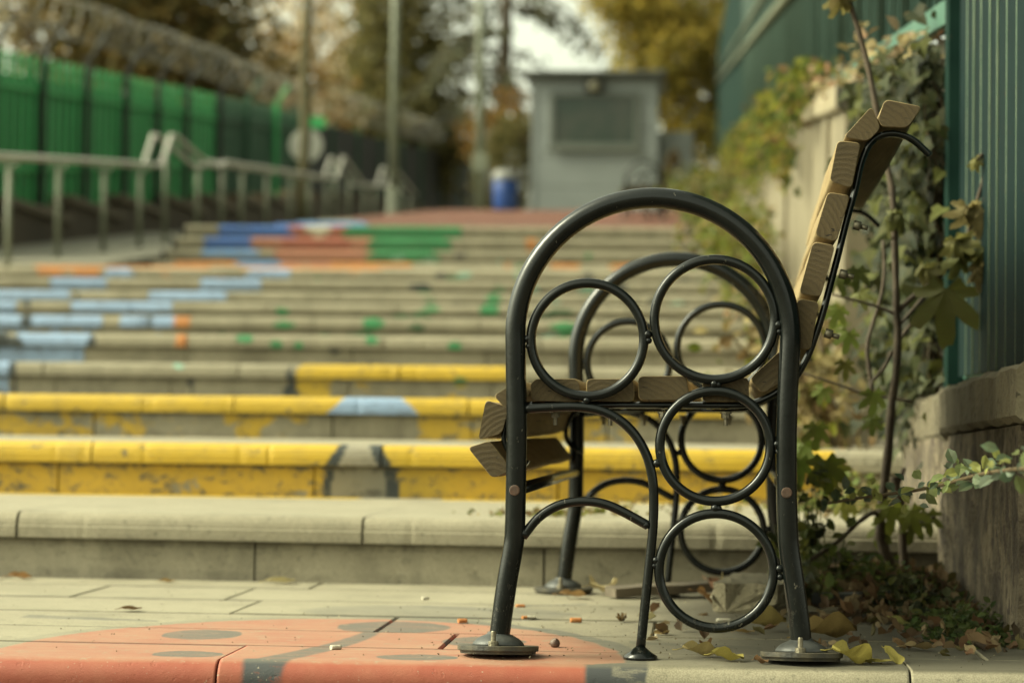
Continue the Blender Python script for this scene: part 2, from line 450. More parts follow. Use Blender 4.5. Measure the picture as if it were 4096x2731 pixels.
def make_wood_material():
    """weathered bench slats: rings about each slat's own heart, grain along the slat"""
    m, nt, p = base_mat("weathered_slat_wood")
    co = objco(nt)
    at = nd(nt, "ShaderNodeAttribute", attribute_name="tint")
    heart = nd(nt, "ShaderNodeVectorMath", {0: co, 1: at.outputs['Color']}, operation='SUBTRACT').outputs[0]
    flat = scaled(nt, heart, (1, 0.06, 1))
    warp = nd(nt, "ShaderNodeTexNoise", {'Vector': scaled(nt, co, (1, .12, 1)), 'Scale': 22.0, 'Detail': 3.0})
    d = nd(nt, "ShaderNodeVectorMath", {0: flat, 1: scaled(nt, warp.outputs['Color'], (.018, .018, .018))}, operation='ADD').outputs[0]
    ln = nd(nt, "ShaderNodeVectorMath", {0: d}, operation='LENGTH').outputs['Value']
    ring = mth(nt, 'MULTIPLY_ADD', mth(nt, 'SINE', mth(nt, 'MULTIPLY', ln, 700.0)), 0.5, 0.5)
    fine = noise(nt, scaled(nt, co, (1, .03, 1)), 330.0, 5, 0.7)
    blot = step(nt, noise(nt, scaled(nt, co, (1, .25, 1)), 16.0, 5, 0.6), 0.35, 0.7)
    c = mixc(nt, blot, (0.33, 0.225, 0.092), (0.46, 0.34, 0.155))
    own = nd(nt, "ShaderNodeTexWhiteNoise", {'Vector': scaled(nt, at.outputs['Color'], (917, 311, 733))}, noise_dimensions='3D')
    c = mixc(nt, mth(nt, 'MULTIPLY', own.outputs['Value'], 0.32), c, (0.20, 0.155, 0.085))
    c = mixc(nt, mth(nt, 'MULTIPLY', mth(nt, 'POWER', ring, 3.0), mth(nt, 'MULTIPLY', blot, 0.32)), c, (0.15, 0.085, 0.038))
    c = mixc(nt, mth(nt, 'MULTIPLY', step(nt, fine, 0.35, 0.75), 0.38), c, (0.14, 0.095, 0.05))
    # the cut ends are painted darker, for the shade on faces off the light
    geo = nd(nt, "ShaderNodeNewGeometry").outputs['Normal']
    ny = mth(nt, 'ABSOLUTE', nd(nt, "ShaderNodeSeparateXYZ", {0: geo}).outputs[1])
    c = mixc(nt, mth(nt, 'MULTIPLY', step(nt, ny, 0.6, 0.9), mth(nt, 'MULTIPLY_ADD', blot, 0.14, 0.78)), c, mixc(nt, own.outputs['Value'], (0.050, 0.034, 0.014), (0.115, 0.080, 0.035)))
    c = mixc(nt, mth(nt, 'MULTIPLY', mth(nt, 'POWER', ring, 4.0), mth(nt, 'MULTIPLY', step(nt, ny, 0.6, 0.9), 0.22)), c, (0.03, 0.02, 0.010))
    split = step(nt, noise(nt, scaled(nt, heart, (0.22, .05, 1.0)), 130.0, 3, 0.75, 0.6), 0.655, 0.68)
    c = mixc(nt, mth(nt, 'MULTIPLY', split, mth(nt, 'MULTIPLY', step(nt, ny, 0.6, 0.9), 0.85)), c, (0.012, 0.009, 0.006))
    crack = step(nt, noise(nt, scaled(nt, co, (1, .02, 1)), 95.0, 3, 0.8), 0.66, 0.69)
    c = mixc(nt, mth(nt, 'MULTIPLY', crack, 0.75), c, (0.03, 0.02, 0.012))
    h = mth(nt, 'SUBTRACT', mth(nt, 'ADD', mth(nt, 'MULTIPLY', ring, 0.3), fine), crack)
    setp(nt, p, color=c, rough=0.78, spec=0.35, normal=bump(nt, h, 0.55, 0.002))
    return m

def make_bench_metal():
    """dark green-grey enamel, dulled low down by dust and small chips"""
    m, nt, p = base_mat("dark_bench_enamel")
    co = objco(nt)
    n = noise(nt, co, 28.0, 6, 0.65)
    c = mixc(nt, step(nt, n, 0.35, 0.7), (0.0060, 0.0080, 0.0072), (0.0105, 0.0128, 0.0115))
    z = nd(nt, "ShaderNodeSeparateXYZ", {0: co}).outputs[2]
    low = step(nt, mth(nt, 'ADD', z, mth(nt, 'MULTIPLY_ADD', noise(nt, co, 14.0, 5, 0.7), 0.6, -0.3)), 0.26, -0.02)
    dust = mth(nt, 'MULTIPLY', low, step(nt, noise(nt, scaled(nt, co, (1, 1, .5)), 110.0, 6, 0.8), 0.54, 0.70))
    c = mixc(nt, mth(nt, 'MULTIPLY', dust, 0.30), c, (0.16, 0.135, 0.085))
    chip = step(nt, noise(nt, scaled(nt, co, (1, 1, .6)), 92.0, 3, 0.7), 0.688, 0.715)
    c = mixc(nt, mth(nt, 'MULTIPLY', chip, 0.8), c, (0.17, 0.155, 0.12))
    rough = mth(nt, 'MULTIPLY_ADD', noise(nt, co, 35.0, 4), 0.20, 0.10)
    rough = mth(nt, 'MULTIPLY_ADD', dust, 0.3, rough, clamp=True)
    setp(nt, p, color=c, rough=rough, spec=0.36, normal=bump(nt, noise(nt, co, 160.0, 3), 0.06, 0.002))
    return m

M_STEP = make_step_material()
M_LAND = make_landing_material()
M_WOOD = make_wood_material()
M_BENCH = make_bench_metal()
M_FLANGE = mat_mottled("dusty_lit_flange", (0.030, 0.034, 0.033), (0.070, 0.072, 0.066), 40, 0.5, 0.2, 150)  # dust grey made paler for the light the flange catches
M_BOLT = mat_mottled("zinc_bolt", (0.35, 0.31, 0.22), (0.22, 0.19, 0.13), 60, 0.45, 0.3, 200, metal=0.7)
M_RUST = mat_mottled("rusty_bolt_head", (0.13, 0.06, 0.03), (0.07, 0.04, 0.025), 90, 0.75, 0.5, 260)
M_PLATE = mat_mottled("worn_base_plate", (0.026, 0.025, 0.019), (0.10, 0.082, 0.045), 30, 0.62, 0.4, 150)
M_DIRT = mat_mottled("earth", (0.10, 0.075, 0.045), (0.16, 0.125, 0.075), 3, 0.95, 0.6, 30)
M_JOINT = mat_mottled("joint_dirt", (0.045, 0.036, 0.022), (0.09, 0.07, 0.045), 20, 0.95, 0.4, 90)
M_RAMP = mat_mottled("grey_ramp_paving", (0.23, 0.215, 0.165), (0.30, 0.28, 0.21), 2.5, 0.9, 0.3, 40)
M_WALL_ROUGH = mat_mottled("rough_dark_wall", (0.060, 0.043, 0.025), (0.32, 0.255, 0.165), 9.0, 0.92, 1.0, 24, speck=(26, 0.54, (0.065, 0.042, 0.036), 0.8), streak=0.35, bdist=0.03)
def make_pale_cap():
    """pale cap stone whose exposed cut end is dark and mottled"""
    m, nt, p = base_mat("pale_cap_stone")
    co = objco(nt)
    c = mixc(nt, step(nt, noise(nt, co, 4.0, 7, 0.6), 0.3, 0.7), (0.34, 0.285, 0.18), (0.43, 0.365, 0.24))
    y = nd(nt, "ShaderNodeSeparateXYZ", {0: co}).outputs[1]
    e = step(nt, mth(nt, 'ADD', y, mth(nt, 'MULTIPLY_ADD', noise(nt, co, 30.0, 4), 0.03, -0.015)), 0.012, -0.002)
    c = mixc(nt, mth(nt, 'MULTIPLY', e, 0.88), c, mixc(nt, step(nt, noise(nt, co, 60.0, 4), 0.4, 0.65), (0.045, 0.04, 0.03), (0.12, 0.105, 0.075)))
    setp(nt, p, color=c, rough=0.9, normal=bump(nt, noise(nt, co, 50.0, 6), 0.5, 0.006))
    return m
M_PALECAP = make_pale_cap()
def make_low_cap():
    """cap stone of the low wall: lit near end and shaded rear painted into its colour"""
    m, nt, p = base_mat("low_cap_stone")
    co = objco(nt)
    c = mixc(nt, step(nt, noise(nt, co, 9.0, 7, 0.6), 0.3, 0.7), (0.27, 0.225, 0.14), (0.37, 0.315, 0.20))
    y = nd(nt, "ShaderNodeSeparateXYZ", {0: co}).outputs[1]
    e = step(nt, mth(nt, 'ADD', y, mth(nt, 'MULTIPLY_ADD', noise(nt, scaled(nt, co, (1, 1, .5)), 8.0, 6), 0.9, -0.45)), 0.05, 0.65)
    c = mixc(nt, mth(nt, 'MULTIPLY', e, 0.75), c, (0.085, 0.068, 0.038))
    s = step(nt, noise(nt, co, 60.0, 3, 0.7), 0.60, 0.66)
    c = mixc(nt, mth(nt, 'MULTIPLY', s, 0.7), c, (0.05, 0.042, 0.026))
    setp(nt, p, color=c, rough=0.92, normal=bump(nt, noise(nt, co, 45.0, 6), 0.8, 0.01))
    return m
M_LOWCAP = make_low_cap()
M_CAP = mat_mottled("cap_stone", (0.25, 0.205, 0.125), (0.34, 0.285, 0.18), 7, 0.9, 0.8, 45, speck=(60, 0.60, (0.07, 0.055, 0.03)), streak=0.5, bdist=0.01)
M_WALL_PALE = mat_mottled("pale_concrete_wall", (0.20, 0.165, 0.10), (0.29, 0.245, 0.155), 2.2, 0.88, 0.4, 25, speck=(24, 0.66, (0.16, 0.13, 0.08), 0.5), streak=0.45)
M_STONE = mat_mottled("grey_rubble_stone", (0.12, 0.105, 0.075), (0.21, 0.185, 0.13), 4, 0.9, 0.9, 22, speck=(30, 0.62, (0.05, 0.045, 0.03)), bdist=0.015)
M_LOWWALL = mat_mottled("brown_low_wall", (0.075, 0.056, 0.036), (0.125, 0.095, 0.062), 1.2, 0.92, 0.5, 12)
M_COPING = mat_mottled("low_wall_coping", (0.14, 0.112, 0.075), (0.20, 0.16, 0.108), 2, 0.9, 0.4, 15)
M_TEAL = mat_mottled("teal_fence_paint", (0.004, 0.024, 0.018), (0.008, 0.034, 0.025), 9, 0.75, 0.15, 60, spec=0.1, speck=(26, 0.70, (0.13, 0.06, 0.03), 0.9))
M_TEAL_EDGE = mat_mottled("teal_edge_lit", (0.26, 0.38, 0.27), (0.38, 0.48, 0.34), 14, 0.42, 0.2, 60, speck=(30, 0.70, (0.16, 0.08, 0.04), 0.9))  # same teal paint, lightened for the sky light the edges catch
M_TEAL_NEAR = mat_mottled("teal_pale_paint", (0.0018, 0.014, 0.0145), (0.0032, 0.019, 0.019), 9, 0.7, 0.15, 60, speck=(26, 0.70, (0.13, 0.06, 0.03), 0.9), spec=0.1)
M_TEAL_FAR = mat_mottled("teal_edge_lit_far", (0.030, 0.072, 0.052), (0.048, 0.092, 0.068), 8, 0.6, 0.1, 40)  # far edges, caught sky light painted in likewise
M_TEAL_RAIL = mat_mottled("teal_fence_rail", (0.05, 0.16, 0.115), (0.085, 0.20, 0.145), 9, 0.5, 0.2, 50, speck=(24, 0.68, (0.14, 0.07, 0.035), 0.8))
M_GREEN = mat_mottled("green_fence_paint", (0.038, 0.42, 0.115), (0.055, 0.50, 0.145), 1.5, 0.55, 0.1, 20)
M_GREEN_DK = mat_mottled("dark_green_fence_paint", (0.012, 0.085, 0.036), (0.020, 0.11, 0.048), 1.5, 0.6, 0.1, 20)
M_CHAR = mat_mottled("charcoal_fence_mesh", (0.012, 0.014, 0.012), (0.02, 0.022, 0.018), 0.8, 0.8, 0.1, 10)
M_WIRE = mat_mottled("galvanised_wire", (0.30, 0.29, 0.24), (0.42, 0.40, 0.34), 8, 0.6, 0.1, 60)
M_STEEL = mat_mottled("brushed_rail_steel", (0.66, 0.62, 0.54), (0.76, 0.72, 0.63), 4, 0.4, 0.1, 60, metal=0.2)
M_POST = mat_mottled("grey_green_post_paint", (0.20, 0.215, 0.145), (0.25, 0.265, 0.185), 4, 0.6, 0.1, 60)
M_KIOSK = mat_mottled("grey_kiosk_cladding", (0.29, 0.318, 0.315), (0.34, 0.37, 0.365), 1.2, 0.6, 0.1, 20)
M_KROOF = mat_mottled("kiosk_roof_sheet", (0.12, 0.13, 0.12), (0.17, 0.18, 0.165), 2, 0.5, 0.1, 20)
M_KFRAME = mat_mottled("kiosk_frame_paint", (0.13, 0.145, 0.12), (0.16, 0.175, 0.145), 3, 0.5, 0.1, 30)
M_DARK = mat_mottled("dark_plastic", (0.02, 0.022, 0.02), (0.035, 0.036, 0.03), 20, 0.5, 0.2, 80)
M_LAMPGLASS = mat_mottled("cream_lamp_glass", (0.26, 0.235, 0.15), (0.32, 0.29, 0.19), 20, 0.3, 0.05, 80)
M_GLASS = mat_mottled("painted_reflection_window", (0.012, 0.040, 0.024), (0.065, 0.075, 0.055), 1.3, 0.10, 0.02, 10)  # mottled tones paint the reflections in the pane
M_BLUE = mat_mottled("blue_bin_plastic", (0.014, 0.065, 0.30), (0.02, 0.08, 0.36), 4, 0.45, 0.1, 40)
M_WHITE = mat_mottled("off_white_plastic", (0.25, 0.25, 0.235), (0.30, 0.30, 0.28), 8, 0.5, 0.1, 60)
M_SIGN = mat_mottled("grey_sign_back", (0.42, 0.42, 0.36), (0.50, 0.50, 0.43), 5, 0.5, 0.1, 40)
M_BARK = mat_mottled("bark", (0.085, 0.062, 0.036), (0.15, 0.115, 0.07), 9, 0.92, 0.9, 45, bdist=0.01)
M_BARK_OLIVE = mat_mottled("olive_bark", (0.10, 0.085, 0.035), (0.15, 0.125, 0.055), 5, 0.92, 0.6, 30)
M_STEM = mat_mottled("brown_sapling_bark", (0.060, 0.040, 0.024), (0.125, 0.085, 0.050), 26, 0.8, 0.6, 120, speck=(90, 0.63, (0.26, 0.21, 0.14), 0.6), bdist=0.003)
M_LEAF = mat_tint("tree_leaves", 0.7, 0.40, 0.1)
M_IVY = mat_tint("ivy_leaves", 0.5, 0.30, 0.12)
M_FIG = mat_tint("fig_leaves", 0.6, 0.35, 0.3)
M_LITTER = mat_tint("dead_leaves", 0.75, 0.2, 0.25)
M_BUTT = mat_mottled("orange_filter_paper", (0.55, 0.22, 0.055), (0.48, 0.17, 0.04), 120, 0.8, 0.3, 400)
M_PAPER = mat_mottled("white_cigarette_paper", (0.68, 0.63, 0.50), (0.60, 0.54, 0.41), 150, 0.8, 0.3, 400)
M_BLOCK = mat_mottled("broken_concrete", (0.33, 0.285, 0.185), (0.42, 0.365, 0.24), 14, 0.95, 1.0, 70, speck=(55, 0.60, (0.10, 0.08, 0.05)), bdist=0.012)
M_PLANK = mat_mottled("grey_brown_plank", (0.11, 0.085, 0.055), (0.19, 0.15, 0.10), 12, 0.85, 0.6, 90, bdist=0.004)
M_NUT = mat_mottled("brown_nut_shell", (0.10, 0.05, 0.03), (0.18, 0.11, 0.07), 70, 0.5, 0.4, 200)
M_FLOWER = mat_mottled("cream_petals", (0.72, 0.56, 0.40), (0.80, 0.68, 0.50), 40, 0.6, 0.2, 120)

# ------------------------------------------------------------------ ground, landing and steps
RISE = 0.154
STEP_Y = {1: 5.24, 2: 6.53, 3: 8.20, 4: 9.66, 5: 10.43, 6: 12.0, 7: 13.5, 8: 15.1, 9: 16.2, 10: 17.4, 11: 19.4, 12: 21.0, 13: 21.6, 14: 22.0, 15: 22.4}
for k in range(16, 28):
    STEP_Y[k] = 23.8 + (k - 16) * 1.36
def step_z(k):
    return k * RISE if k <= 15 else 15 * RISE + (k - 15) * .1415
TOP_Z = step_z(27)

def build_ground():
    prof = [(-80, -.34), (3.3, -.34), (5.4, -.2), (22.5, 2.0), (30, 2.75), (40.5, 3.6), (47, 4.1), (60, 5.7), (120, 9), (400, 14), (900, 14)]
    cols = [(-700, 1.0), (-80, .9), (-7.75, .55), (-7.45, .50), (-7.40, -.1), (.72, -.1), (.78, .42), (60, .6), (700, 1.0)]
    m = MB()
    V = []
    for x, dz in cols:
        for y, z in prof:
            V.append((x, y, z + (dz if y > 3.4 or dz < 0 else dz * .3)))
    n = len(prof)
    m.add(V, [(i * n + j, (i + 1) * n + j, (i + 1) * n + j + 1, i * n + j + 1) for i in range(len(cols) - 1) for j in range(n - 1)])
    tag(m.build("ground", M_DIRT), kind="structure")

def build_landing():
    m = MB()
    rows = [(3.792, 4.08, [-.42, -1.35, .48]), (4.084, 4.40, [-.57, -.07, -1.5]), (4.404, 4.73, [-.90, .22, -1.7]), (4.734, 5.07, [-1.31, -.98, -.1]), (5.074, 5.275, [-.86, .1, -1.6])]
    rr = random.Random(3)
    for y0, y1, js in rows:
        xs = sorted([-2.6, .66] + js)
        for a, b in zip(xs[:-1], xs[1:]):
            dz = rr.uniform(-.0012, .0006)
            m.box(a + .0016, b - .0016, y0 + .0025, y1 - .0025, -.05, dz, .0035)
    # front row with its rounded nose; the edge runs very slightly askew
    xs = [-2.6, -1.62, -.745, .34, 1.6]
    for a, b in zip(xs[:-1], xs[1:]):
        dz = rr.uniform(-.0008, .0008)
        rings = []
        nx = 10
        ts = [0, .004] + [.02 + .96 * i / 8 for i in range(9)] + [.996, 1]
        for t_ in ts:
            x = a + .0018 + (b - a - .0036) * t_
            e = 3.548 + .055 * (x + .6)
            prof = [(3.7885, -.05), (3.7885, -.006 + dz), (3.788, -.003 + dz), (3.7865, dz - .0006), (3.784, dz), (3.776, dz), (e + .046, dz), (e + .038, dz)]
            for t in range(0, 8):
                g = math.pi / 2 * t / 7
                prof.append((e + .034 - .034 * math.sin(g), dz - .034 + .034 * math.cos(g)))
            prof += [(e, dz - .040), (e, dz - .060), (e + .001, dz - .065), (e + .004, dz - .067), (e + .02, dz - .068), (e + .024, dz - .07), (e + .025, dz - .08), (e + .025, -.16), (3.7, -.16)]
            rings.append([(x, py, pz) for py, pz in prof])
        m.loft(rings, True, True)
    tag(m.build("landing", M_LAND), kind="structure")
    b = MB()
    b.box(-2.6, 1.6, 3.72, 5.30, -.30, -.0065)
    b.box(-6, 1.6, 1.2, 3.60, -.32, -.156)
    tag(b.build("landing_bed", M_JOINT), kind="structure")

# mural colours (paint on the steps)
YEL, YEL2 = (0.70, 0.455, 0.018), (0.66, 0.42, 0.022)
SKY, BLU, MID = (0.33, 0.47, 0.70), (0.045, 0.15, 0.50), (0.20, 0.36, 0.62)
GRN, RED, SAL = (0.03, 0.27, 0.085), (0.46, 0.125, 0.07), (0.52, 0.21, 0.12)
ORA, BLK, CRM, TEA = (0.62, 0.24, 0.055), (0.03, 0.04, 0.04), (0.70, 0.62, 0.46), (0.30, 0.55, 0.42)
MAR, BRK = (0.155, 0.060, 0.040), (0.26, 0.095, 0.060)
# (step, zone, u0, u1, colour, how much is left, slant): zone n = nosing, r = riser, a = both, t = rear strip of the tread
PAINT = [
 (1, 't', -3.0, -.95, YEL, .95, 0), (1, 't', -.72, .5, YEL, .75, 0),
 (2, 'n', -3.0, .40, YEL, .90, 0), (2, 'r', -3.0, .40, YEL2, .76, 0),
 (2, 'n', -1.045, -.885, BLK, .95, .09), (2, 'n', -1.012, -.925, (0.36, .32, .23), 1, .07), (2, 'r', -1.06, -.862, BLK, .8, .02), (2, 'r', -1.035, -.90, (0.30, .27, .19), 1, .02),
 (3, 'n', -3.6, .12, YEL, .93, 0), (3, 'r', -3.6, -1.40, YEL2, .58, 0), (3, 'r', -1.40, -1.02, SKY, .28, 0), (3, 'r', -1.0, -.2, YEL2, .66, 0), (3, 'r', -.2, .25, YEL2, .35, 0),
 (3, 'n', -1.30, -1.026, SKY, 1.0, .17),
 (4, 'a', -3.3, -2.965, SKY, .9, 0), (4, 'a', -2.965, -2.93, BLK, .9, -.02), (4, 'n', -1.70, -.79, YEL, .92, .03), (4, 'r', -1.74, -1.56, YEL, .85, .03), (4, 'r', -1.56, -.62, YEL2, .52, 0), (4, 'a', -1.745, -1.715, BLK, .7, .035),
 (4, 'r', -2.19, -2.15, BLK, .8, -.03),
 (5, 'n', -3.9, -2.82, SKY, .92, 0), (5, 'r', -3.9, -2.85, SKY, .80, 0), (5, 'n', -2.825, -2.79, BLK, .85, .02), (5, 'n', -3.33, -3.15, BLK, .7, .12), (5, 'n', -2.42, -2.36, ORA, .8, 0),
 (6, 'n', -4.3, -3.16, SKY, .95, 0), (6, 'r', -4.3, -3.2, SKY, .52, 0), (6, 'n', -3.09, -2.79, SKY, .95, .03), (6, 'r', -3.05, -2.83, SKY, .45, 0), (6, 'n', -3.62, -3.56, BLK, .8, -.05), (6, 'n', -2.93, -2.89, BLK, 1, 0),
 (6, 'n', -2.785, -2.70, ORA, 1, -.04), 
 (7, 'a', -4.9, -4.10, SKY, .95, .03), (7, 'n', -3.77, -3.135, SKY, .97, .03), (7, 'r', -3.7, -3.2, SKY, .40, 0), (7, 'a', -4.06, -4.0, BLK, .6, -.06), (7, 'r', -3.08, -2.80, BLK, .4, .04),
 (8, 'a', -5.4, -4.21, SKY, .97, 0), (8, 'n', -3.69, -3.15, SKY, 1, .02), (8, 'a', -4.2, -4.16, BLK, .7, 0),
 (9, 'a', -4.68, -4.27, SKY, .97, .02), (9, 'a', -3.58, -3.13, SKY, .97, .02), (9, 'n', -4.0, -3.6, ORA, .22, 0),
 (10, 'a', -5.14, -4.62, ORA, .7, 0), (10, 'a', -4.59, -4.37, SKY, 1, .04), (10, 'a', -4.33, -3.62, ORA, .4, 0), (10, 'a', -3.47, -3.13, SKY, .95, .04), (10, 'n', -3.1, -2.5, ORA, .4, 0),
 (11, 'a', -5.75, -4.3, ORA, .9, 0), (11, 'a', -4.86, -3.95, ORA, .95, 0), (11, 'a', -4.2, -3.62, BLK, .35, 0), (11, 'a', -3.93, -3.30, ORA, .92, 0), (11, 'a', -3.30, -2.68, ORA, .9, .05),
 (12, 'a', -4.9, -4.6, ORA, .95, 0), (12, 'a', -4.6, -4.26, ORA, .9, 0), (12, 'a', -4.26, -3.86, MID, .95, -.1), (12, 'n', -3.86, -3.30, SAL, .7, 0), (12, 'r', -3.80, -3.45, GRN, .4, 0), (12, 'a', -3.4, -2.6, ORA, .75, .08),
 (12, 'a', -1.80, -1.73, ORA, .9, 0), (12, 'a', -1.345, -1.07, ORA, .95, 0), (12, 'a', -.81, -.60, ORA, .9, 0),
 (13, 'n', -4.80, -4.2, MID, .75, 0), (13, 'r', -4.45, -4.0, BLU, .6, 0), (13, 'a', -4.05, -3.12, SAL, .95, -.08), (13, 'a', -3.12, -2.46, GRN, .88, .1),
 (14, 'a', -4.82, -4.34, BLU, .95, .05), (14, 'a', -4.34, -4.05, SAL, .95, 0), (14, 'a', -4.05, -3.37, RED, .97, 0), (14, 'a', -3.37, -3.18, SAL, .95, 0), (14, 'a', -3.18, -2.39, GRN, .95, .08), (14, 'a', -1.68, -1.52, ORA, .95, 0),
 (15, 'a', -4.77, -3.96, BLU, .98, 0), (15, 'a', -4.04, -3.48, RED, .97, -.08), (15, 'n', -3.89, -3.65, CRM, 1, 0), (15, 'r', -3.84, -3.70, CRM, 1, 0), (15, 'a', -3.48, -2.31, GRN, .97, .05),
 (16, 'a', -4.5, -3.45, BLU, .97, 0), (16, 'a', -3.45, .7, BRK, .92, 0), (17, 'a', -4.5, -3.7, MID, .9, 0), (17, 'a', -3.7, .7, MAR, .92, 0), (18, 'a', -4.0, .7, BRK, .93, 0), (19, 'a', -4.5, .7, MAR, .93, 0),
]
for k in range(20, 28):
    PAINT.append((k, 'a', -4.5, .7, random.choice([BRK, BRK, MAR]), .93, 0))
# small leaf-shaped dabs of green and grey scattered over the plain steps: (step, u, half width, z share from the top, half height, colour)
DABS = [(5, -2.086, .045, .12, .14, GRN), (5, -1.937, .036, .30, .15, GRN), (5, -1.831, .03, .34, .14, GRN), (5, -1.493, .036, .14, .13, GRN), (5, -1.103, .04, .30, .14, GRN),
        (5, -1.67, .03, .45, .1, BLK), (6, -1.75, .05, .55, .12, GRN), (6, -.62, .05, .35, .15, GRN), (4, -1.0, .03, .45, .12, GRN), (4, -2.22, .03, .10, .09, TEA)]
rd = random.Random(5)
for k in range(6, 14):
    for q in range(11):
        DABS.append((k, rd.uniform(-2.6 - .08 * (k - 6), .35), rd.uniform(.03, .085), rd.uniform(.2, .8), rd.uniform(.12, .25), rd.choice([GRN, GRN, GRN, (.06, .13, .05), BLK, TEA])))

def build_step(k):
    """one step as its own mesh: recessed riser, overhanging rounded nosing with a crease, tread; mural paint on it"""
    rs = random.Random(100 + k)
    y, z0, z1 = STEP_Y[k], step_z(k - 1), step_z(k)
    ynext = STEP_Y.get(k + 1, y + 2.0)
    uL = -3.0 - .28 * (y - 5) if k <= 11 else (-5.1 if k <= 15 else -4.45)
    uL = max(uL, -7.2)
    uR = .72
    res = .008 if k < 4 else (.016 if k < 6 else (.03 if k < 12 else .06))
    joints, u = [], uL + rs.uniform(.1, .6)
    if k == 1:
        joints = [-2.3, -1.6, -.765, .2]
    else:
        while u < uR:
            joints.append(u)
            u += rs.uniform(.62, .95)
    rj, u = [], uL + rs.uniform(.1, .6)
    while u < uR:
        rj.append(u)
        u += rs.uniform(.45, .95)
    us = list(np.arange(uL, uR + res, res))
    for j in joints + rj:
        us += [j - .0045, j, j + .0045]
    us = sorted(us)
    # profile points: (dy, z, zone, share of the height from the top)
    H = RISE
    nr = 12 if k < 5 else 6
    prof = [(.022, z0 - .02, 'r')] + [(.022, z0 + .004 + (z1 - .068 - z0 - .004) * q / nr, 'r') for q in range(nr + 1)] + [ (.0215, z1 - .0615, 'u'), (.001, z1 - .061, 'n'), (0, z1 - .058, 'n'), (0, z1 - .052, 'n'), (0, z1 - .046, 'n'), (0, z1 - .040, 'n'), (0, z1 - .034, 'n'), (.003, z1 - .0315, 'n')]
    for t in range(5):
        g = math.pi / 2 * (t + .4) / 4.4
        prof.append((.003 + .030 - .030 * math.cos(g), z1 - .030 + .030 * math.sin(g), 'n'))
    prof += [(.05, z1, 'f'), (.10, z1, 'f'), (.14, z1 + .0003, 'f')]
    yt = ynext + .024 - y
    prof += [(yt - .30, z1 + .001, 'f'), (yt - .135, z1 + .001, 'f'), (yt - .125, z1 + .001, 't'), (yt, z1 + .001, 't')] if yt > .6 else [(yt, z1 + .001, 'f')]
    patches = [q for q in PAINT if q[0] == k]
    dabs = [q for q in DABS if q[0] == k]
    V, PC, GC = [], [], []
    n = len(prof)
    js, rjs = np.array(joints), np.array(rj)
    skew = -.045 if k == 1 else 0.0
    nick = [(rs.uniform(uL, uR), rs.uniform(.006, .02), rs.uniform(.001, .0045)) for _ in range(int((uR - uL) * 2.2))]
    for u in us:
        dent = sum(h * max(0, 1 - abs(u - c) / w) for c, w, h in nick)
        on_j = len(js) and np.abs(js - u).min() < .0012
        on_r = len(rjs) and np.abs(rjs - u).min() < .0012
        wob = .004 * math.sin(u * 3.1 + k) + .002 * math.sin(u * 11 + k * 2)
        sk = skew * (u + .4) if u < -.4 else 0
        for dy, z, zn in prof:
            inset, dark = 0.0, 0.0
            if on_j and zn in 'n':
                inset, dark = .014, .85
            if on_r and zn == 'r':
                inset, dark = .008, .7
            if zn == 'u':
                dark = .85  # nosing underside painted dark for its shade
            if zn == 'f' and on_j and dy < .2:
                dark = .75
            pc = (0, 0, 0, 0)
            zs = (z1 - z) / H
            for _, zone, a, b, col, al, sl in patches:
                off = sl * (zs - .2)
                hit = (zone == 'a' and zn in 'nru') or (zone == zn) or (zone == 'n' and zn == 'f' and dy < .06)
                if hit and a - off <= u <= b + (off if sl > 0 else -off * 0):
                    pc = (*col, al)
            for _, du, hw, dz, hh, col in dabs:
                if zn in 'nr' and ((u - du) / hw) ** 2 + ((zs - dz) / hh) ** 2 < 1:
                    pc = (*col, .9)
            # dirt levels, with the shade under the nosing painted in; riser foot darker
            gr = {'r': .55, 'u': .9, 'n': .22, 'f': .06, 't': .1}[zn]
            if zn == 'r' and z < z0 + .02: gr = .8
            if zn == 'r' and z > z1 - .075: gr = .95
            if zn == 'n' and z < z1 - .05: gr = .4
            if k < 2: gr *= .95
            V.append((u, y + dy + inset + (dent if zn == 'n' else 0) + sk * (1 if dy < .3 else 0) + wob * (zn in 'nru'), z - (.004 if (on_j and zn == 'f' and dy < .11) else 0)))
            PC.append(pc)
            GC.append((gr, dark, 0, 1))
    m = MB()
    F = [(i * n + j, (i + 1) * n + j, (i + 1) * n + j + 1, i * n + j + 1) for i in range(len(us) - 1) for j in range(n - 1)]
    m.add(V, F)
    # left end of the upper flight
    o = m.build("stair_step", M_STEP)
    for nm, arr in (("paint", PC), ("grime_shade", GC)):
        a = o.data.attributes.new(nm, 'FLOAT_COLOR', 'POINT')
        a.data.foreach_set("color", np.array(arr, dtype=np.float32).ravel())
    if k >= 12:
        e = MB()
        e.box(uL - .05, uL + .002, y + .03, ynext + .01, z0 - .3, z1 - .002)
        w = e.build("stair_end_block", M_STEP)
        tag(w, kind="structure")
    return tag(o, kind="structure")

def ramp_z(y):
    return 1.69 + .109 * (min(y, 30) - 19.2) + .075 * max(0, y - 30)

def build_ramp():
    m = MB()
    m.loft([[(-7.3, y, ramp_z(y)), (-5.14, y, ramp_z(y)), (-5.14, y, ramp_z(y) - .9), (-7.3, y, ramp_z(y) - .9)] for y in (19.45, 24, 30, 36, 48)], True)
    tag(m.build("ramp", M_RAMP), kind="structure")
    p = MB()
    p.add([(-4.5, STEP_Y[27] + .4, TOP_Z + .005), (.72, STEP_Y[27] + .4, TOP_Z + .005), (.72, 48, TOP_Z + .02), (-4.5, 48, TOP_Z + .02)], [(0, 1, 2, 3)])
    tag(p.build("upper_path", M_RAMP), kind="structure")

build_ground()
build_landing()
for k in range(1, 28):
    build_step(k)
build_ramp()

